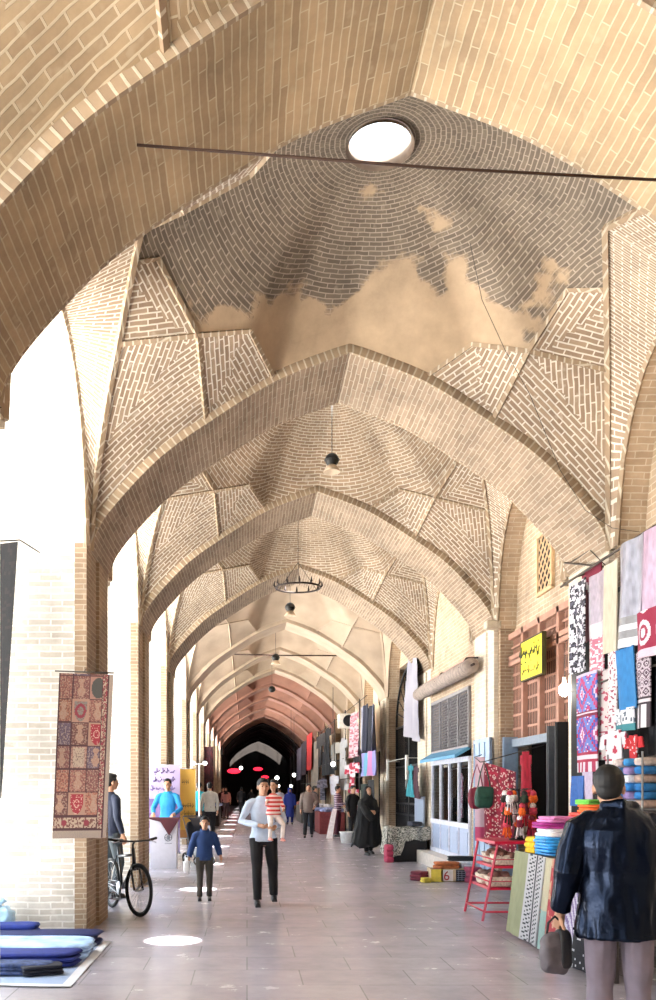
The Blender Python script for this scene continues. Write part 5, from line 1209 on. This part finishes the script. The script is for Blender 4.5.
for y in (-1.5, 1.5): m.tube([(-.35, y, 2.35), (0, y, 2.35)], .01, 6); m.cbox((-.35, y, 2.12), (.05, .16, .6))
m.build('cross_rail', plain('d4d2cc', .5), t)

# ============================================================ stalls beyond the fourth arch
GF = 'clothes hanging at the far right stalls'
def F_(label, px0, px1, yt, yb, colf, keep=None, X=3.55, seed=1, amp=.04):
    return T(label, px0, px1, yt, yb, colf, X, seed, 16, 34, amp*1.8, 5, 'clothing', 'hanging_garment', None, keep, GF)
F_('navy and white striped long garment hanging first beyond the fourth arch', 361, 368, 706, 752, p_stripes(['20243c', 'd4d4e4', '20243c', '8a90b4'], 7), None, 3.6, 1)
F_('dark blue striped long garment beside the navy and white one', 368, 375, 706, 752, p_stripes(['2a3048', '9aa0c0', '15182a'], 5), None, 3.62, 2)
F_('pink, lilac and blue long scarf below the striped garments', 361, 375, 752, 776, p_stripes(['d48cc0', '9a9ad8', '6ab0cc', 'e0c8dc'], 6), None, 3.58, 3)
F_('pink and white checked dress at the far right stalls', 349, 360, 712, 757, p_paisley('e8c8cc', 'b86c7c', 8, 0, 'd8a8b0'), k_dress, 3.5, 4)
F_('crimson and white blouse hanging under the pink checked dress', 346, 360, 762, 788, lambda u, v: hx('c81c44') if N3(u*6, v*7, 4) > -.02 else hx('f0e4e8'), k_shirt, 3.45, 5)
F_('crimson child dress hanging lowest under the checked dress', 348, 359, 788, 812, lambda u, v: hx('d0244c') if N3(u*5, v*9, 8) > -.08 else hx('efdce2'), k_dress, 3.4, 6)
F_('black jacket hanging under the pink checked dress', 353, 364, 750, 790, p_plain('131316', .3), k_shirt, 3.62, 7)
F_('white long shirt hanging left of the pink checked dress', 339, 348, 738, 790, p_plain('dcdad8', .2), k_dress, 3.5, 8)
F_('cream shirt with black trim hanging further along the far stalls', 331, 340, 742, 770, lambda u, v: hx('1c1a1c') if abs(u-.5) < .06 or v < .1 else hx('cfc8bc'), k_shirt, 3.5, 9)
F_('black dress hanging further along the far stalls', 323, 332, 728, 775, p_plain('141216', .3), k_dress, 3.5, 10)
F_('dark grey shirt hanging behind the black dress', 317, 325, 733, 765, p_plain('3c3836', .3), k_shirt, 3.5, 11)
F_('beige cloth hanging along the far stalls', 312, 318, 742, 790, p_plain('b8a690', .3), None, 3.5, 12)
F_('bright red flag like cloth hanging from the far vault', 307, 312, 734, 770, p_plain('e02420', .2), None, 3.4, 13)
F_('dark plum cloth hanging beyond the bright red one', 301, 307, 742, 775, p_plain('3a2430', .3), None, 3.4, 14)
F_('grey lilac cloth hanging last by the tunnel mouth', 297, 302, 748, 780, p_plain('7a7080', .3), None, 3.4, 15)
F_('white blouse hanging low among the far stalls', 330, 339, 775, 795, p_plain('e4e2ea', .2), k_shirt, 3.2, 16)
F_('black trousers hanging low at the far right stalls', 366, 374, 780, 822, p_plain('15151a', .3), k_trous, 3.5, 17)
F_('dark green cloth hanging low beside the black trousers', 361, 367, 784, 815, p_plain('1c2c20', .3), None, 3.45, 18)
F_('grey patterned pullover hanging low in the far stalls', 318, 327, 778, 800, p_paisley('8a8494', '3c3a48', 7), k_shirt, 3.3, 19)
m = MB()
for X, z in ((3.6, 4.4), (3.5, 2.7), (3.45, 1.95)): m.tube([V(X, 27, z), V(X, 58, z)], .012, 5)
for y in range(28, 58, 4): m.tube([V(3.5, y, 0), V(3.5, y, 4.4)], .018, 6); m.tube([V(3.5, y, 2.7), V(3.93, y, 2.75)], .012, 5)
tag(m.build('clothes_rack', plain('4a4642', .5, .5)), 'long iron clothes rack running along the far right stalls', 'rack')
def stall(label, c, d, col, items, sd):
    t = thing('market_stall', label, 'stall', c); m = MB(); m.bev((0, 0, d[2]/2), d, .02); m.build('counter', plain(col, .8, nz=.2), t)
    r = random.Random(sd); m = MB()
    for i in range(items): superbox(m, (r.uniform(-.4, .4)*d[0], r.uniform(-.45, .45)*d[1], d[2]+.06), (.26, .3, .14), r.uniform(0, 3), .4, .08, i, 12, 6)
    m.build('goods', plain(('d8d0d4', '8f98c0', 'b86a5c')[sd % 3], .8, nz=.6, nscale=5), t)['kind'] = 'stuff'
stall('low stall with a red and teal skirt cloth beyond the man in brown', (3.0, 33.0, 0), (.9, 2.6, .78), '6e2a2c', 12, 1)
stall('low stall with dark blue skirt cloth and pale goods further down', (3.05, 37.5, 0), (.9, 3.4, .85), '27384a', 14, 3)
stall('low stall covered in pale cloth close to the tunnel mouth', (3.0, 44.5, 0), (.9, 4.2, .85), '6a6660', 14, 2)
stall('dark low stall on the left side beyond the grey shirted man', (-1.45, 40, 0), (.5, 3, .85), '2a2220', 8, 4)
m = MB(); m.add([(2.55, 29.0, 0), (2.75, 29.0, 0), (2.95, 29.5, .95), (2.80, 29.5, .95), (2.55, 29.04, 0), (2.75, 29.04, 0), (2.95, 29.54, .95), (2.80, 29.54, .95)], [(0, 1, 2, 3), (7, 6, 5, 4), (0, 3, 7, 4), (1, 5, 6, 2), (3, 2, 6, 7)])
tag(m.build('white_board', plain('e4e2e4', .5)), 'white board leaning against the clothes stall by the purple pullover', 'board')
t = thing('white_tub', 'white plastic tub on the floor between the stallholders', 'tub', (2.98, 26.6, 0)); m = MB(); m.lathe([(.20, 0), (.24, .30), (.26, .31), (.26, .33), (.22, .33), (.19, .04)], 24); m.build('tub_body', plain('e8e8e6', .4), t); m = MB(); m.torus(.245, .012, Matrix.Translation((0, 0, .32)) @ Matrix.Rotation(PI/2, 4, 'X'), 24, 6); m.build('rim', plain('dcdcdc', .4), t)
t = thing('wall_fan', 'white boxed fan unit high on the wall beyond the fourth arch', 'fan', (3.45, 31.2, 3.95)); m = MB(); m.bev((0, 0, 0), (.6, .35, .5), .03); m.build('housing', plain('dcd8ce', .5), t)
m = MB(); m.lathe([(.17, -.19), (.2, -.2), (.2, -.17)], 24, Matrix.Translation((.06, 0, 0)), 'y'); m.build('grille', plain('15151a', .5), t); m = MB(); m.cbox((.2, .1, .2), (.5, .05, .05)); m.cbox((.2, .1, -.2), (.5, .05, .05)); m.build('bracket', plain('8a8680', .5), t)
# lamps in the far stalls and in the tunnel
def roof(x):
    q = abs(x-CX); return next((p[1] for p in INTR if p[0] >= q), 4.3)+.25
WB = emis((1, .97, .9), 4, 'white_lamp'); RB = emis((1, .02, .05), .9, 'red_lamp')
for lb, px, py, Y, r, mt in (('white lamp glowing among the clothes of the far right stalls', 333, 764, 34, .11, WB), ('white lamp glowing low at the tunnel mouth on the right', 294, 775, 52, .13, WB), ('white lamp glowing beside the blue robe far off', 291, 786, 50, .10, WB),
        ('red glowing sign lamp on the left in the dark tunnel', 234, 771, 72, .42, RB), ('red glowing lamp in the middle of the dark tunnel', 258, 769, 74, .30, RB), ('small red glowing lamp right of the middle in the tunnel', 265, 777, 73, .24, RB),
        ('white lamp beside the left red lamp in the tunnel', 241, 768, 71, .17, WB), ('white lamp right of the middle in the dark tunnel', 277, 778, 70, .2, WB), ('pale lamp deep in the tunnel above the heads', 278, 786, 76, .2, WB)):
    t = thing('glowing_lamp', lb, 'lamp', P(px, py, Y)); m = MB(); m.ell((0, 0, 0), (r*(1.3 if mt is RB else .8), .1, r*.5 if mt is RB else r*.8), None, 14, 8); m.build('bulb', mt, t); m = MB(); m.tube([(0, 0, r*.5), (0, 0, roof(t.location.x)-t.location.z)], .012, 5); m.build('cord', plain('2a2622', .6), t)
cloth('hanging_cloth', 'thin grey cloth strip hung on the third left pier', 'cloth', None, (-1.72, 21.0, 3.4), (-1.72, 20.3, 3.4), 2.4, p_plain('8a7a6c', .2), 10, 30, .02, 2, 3)
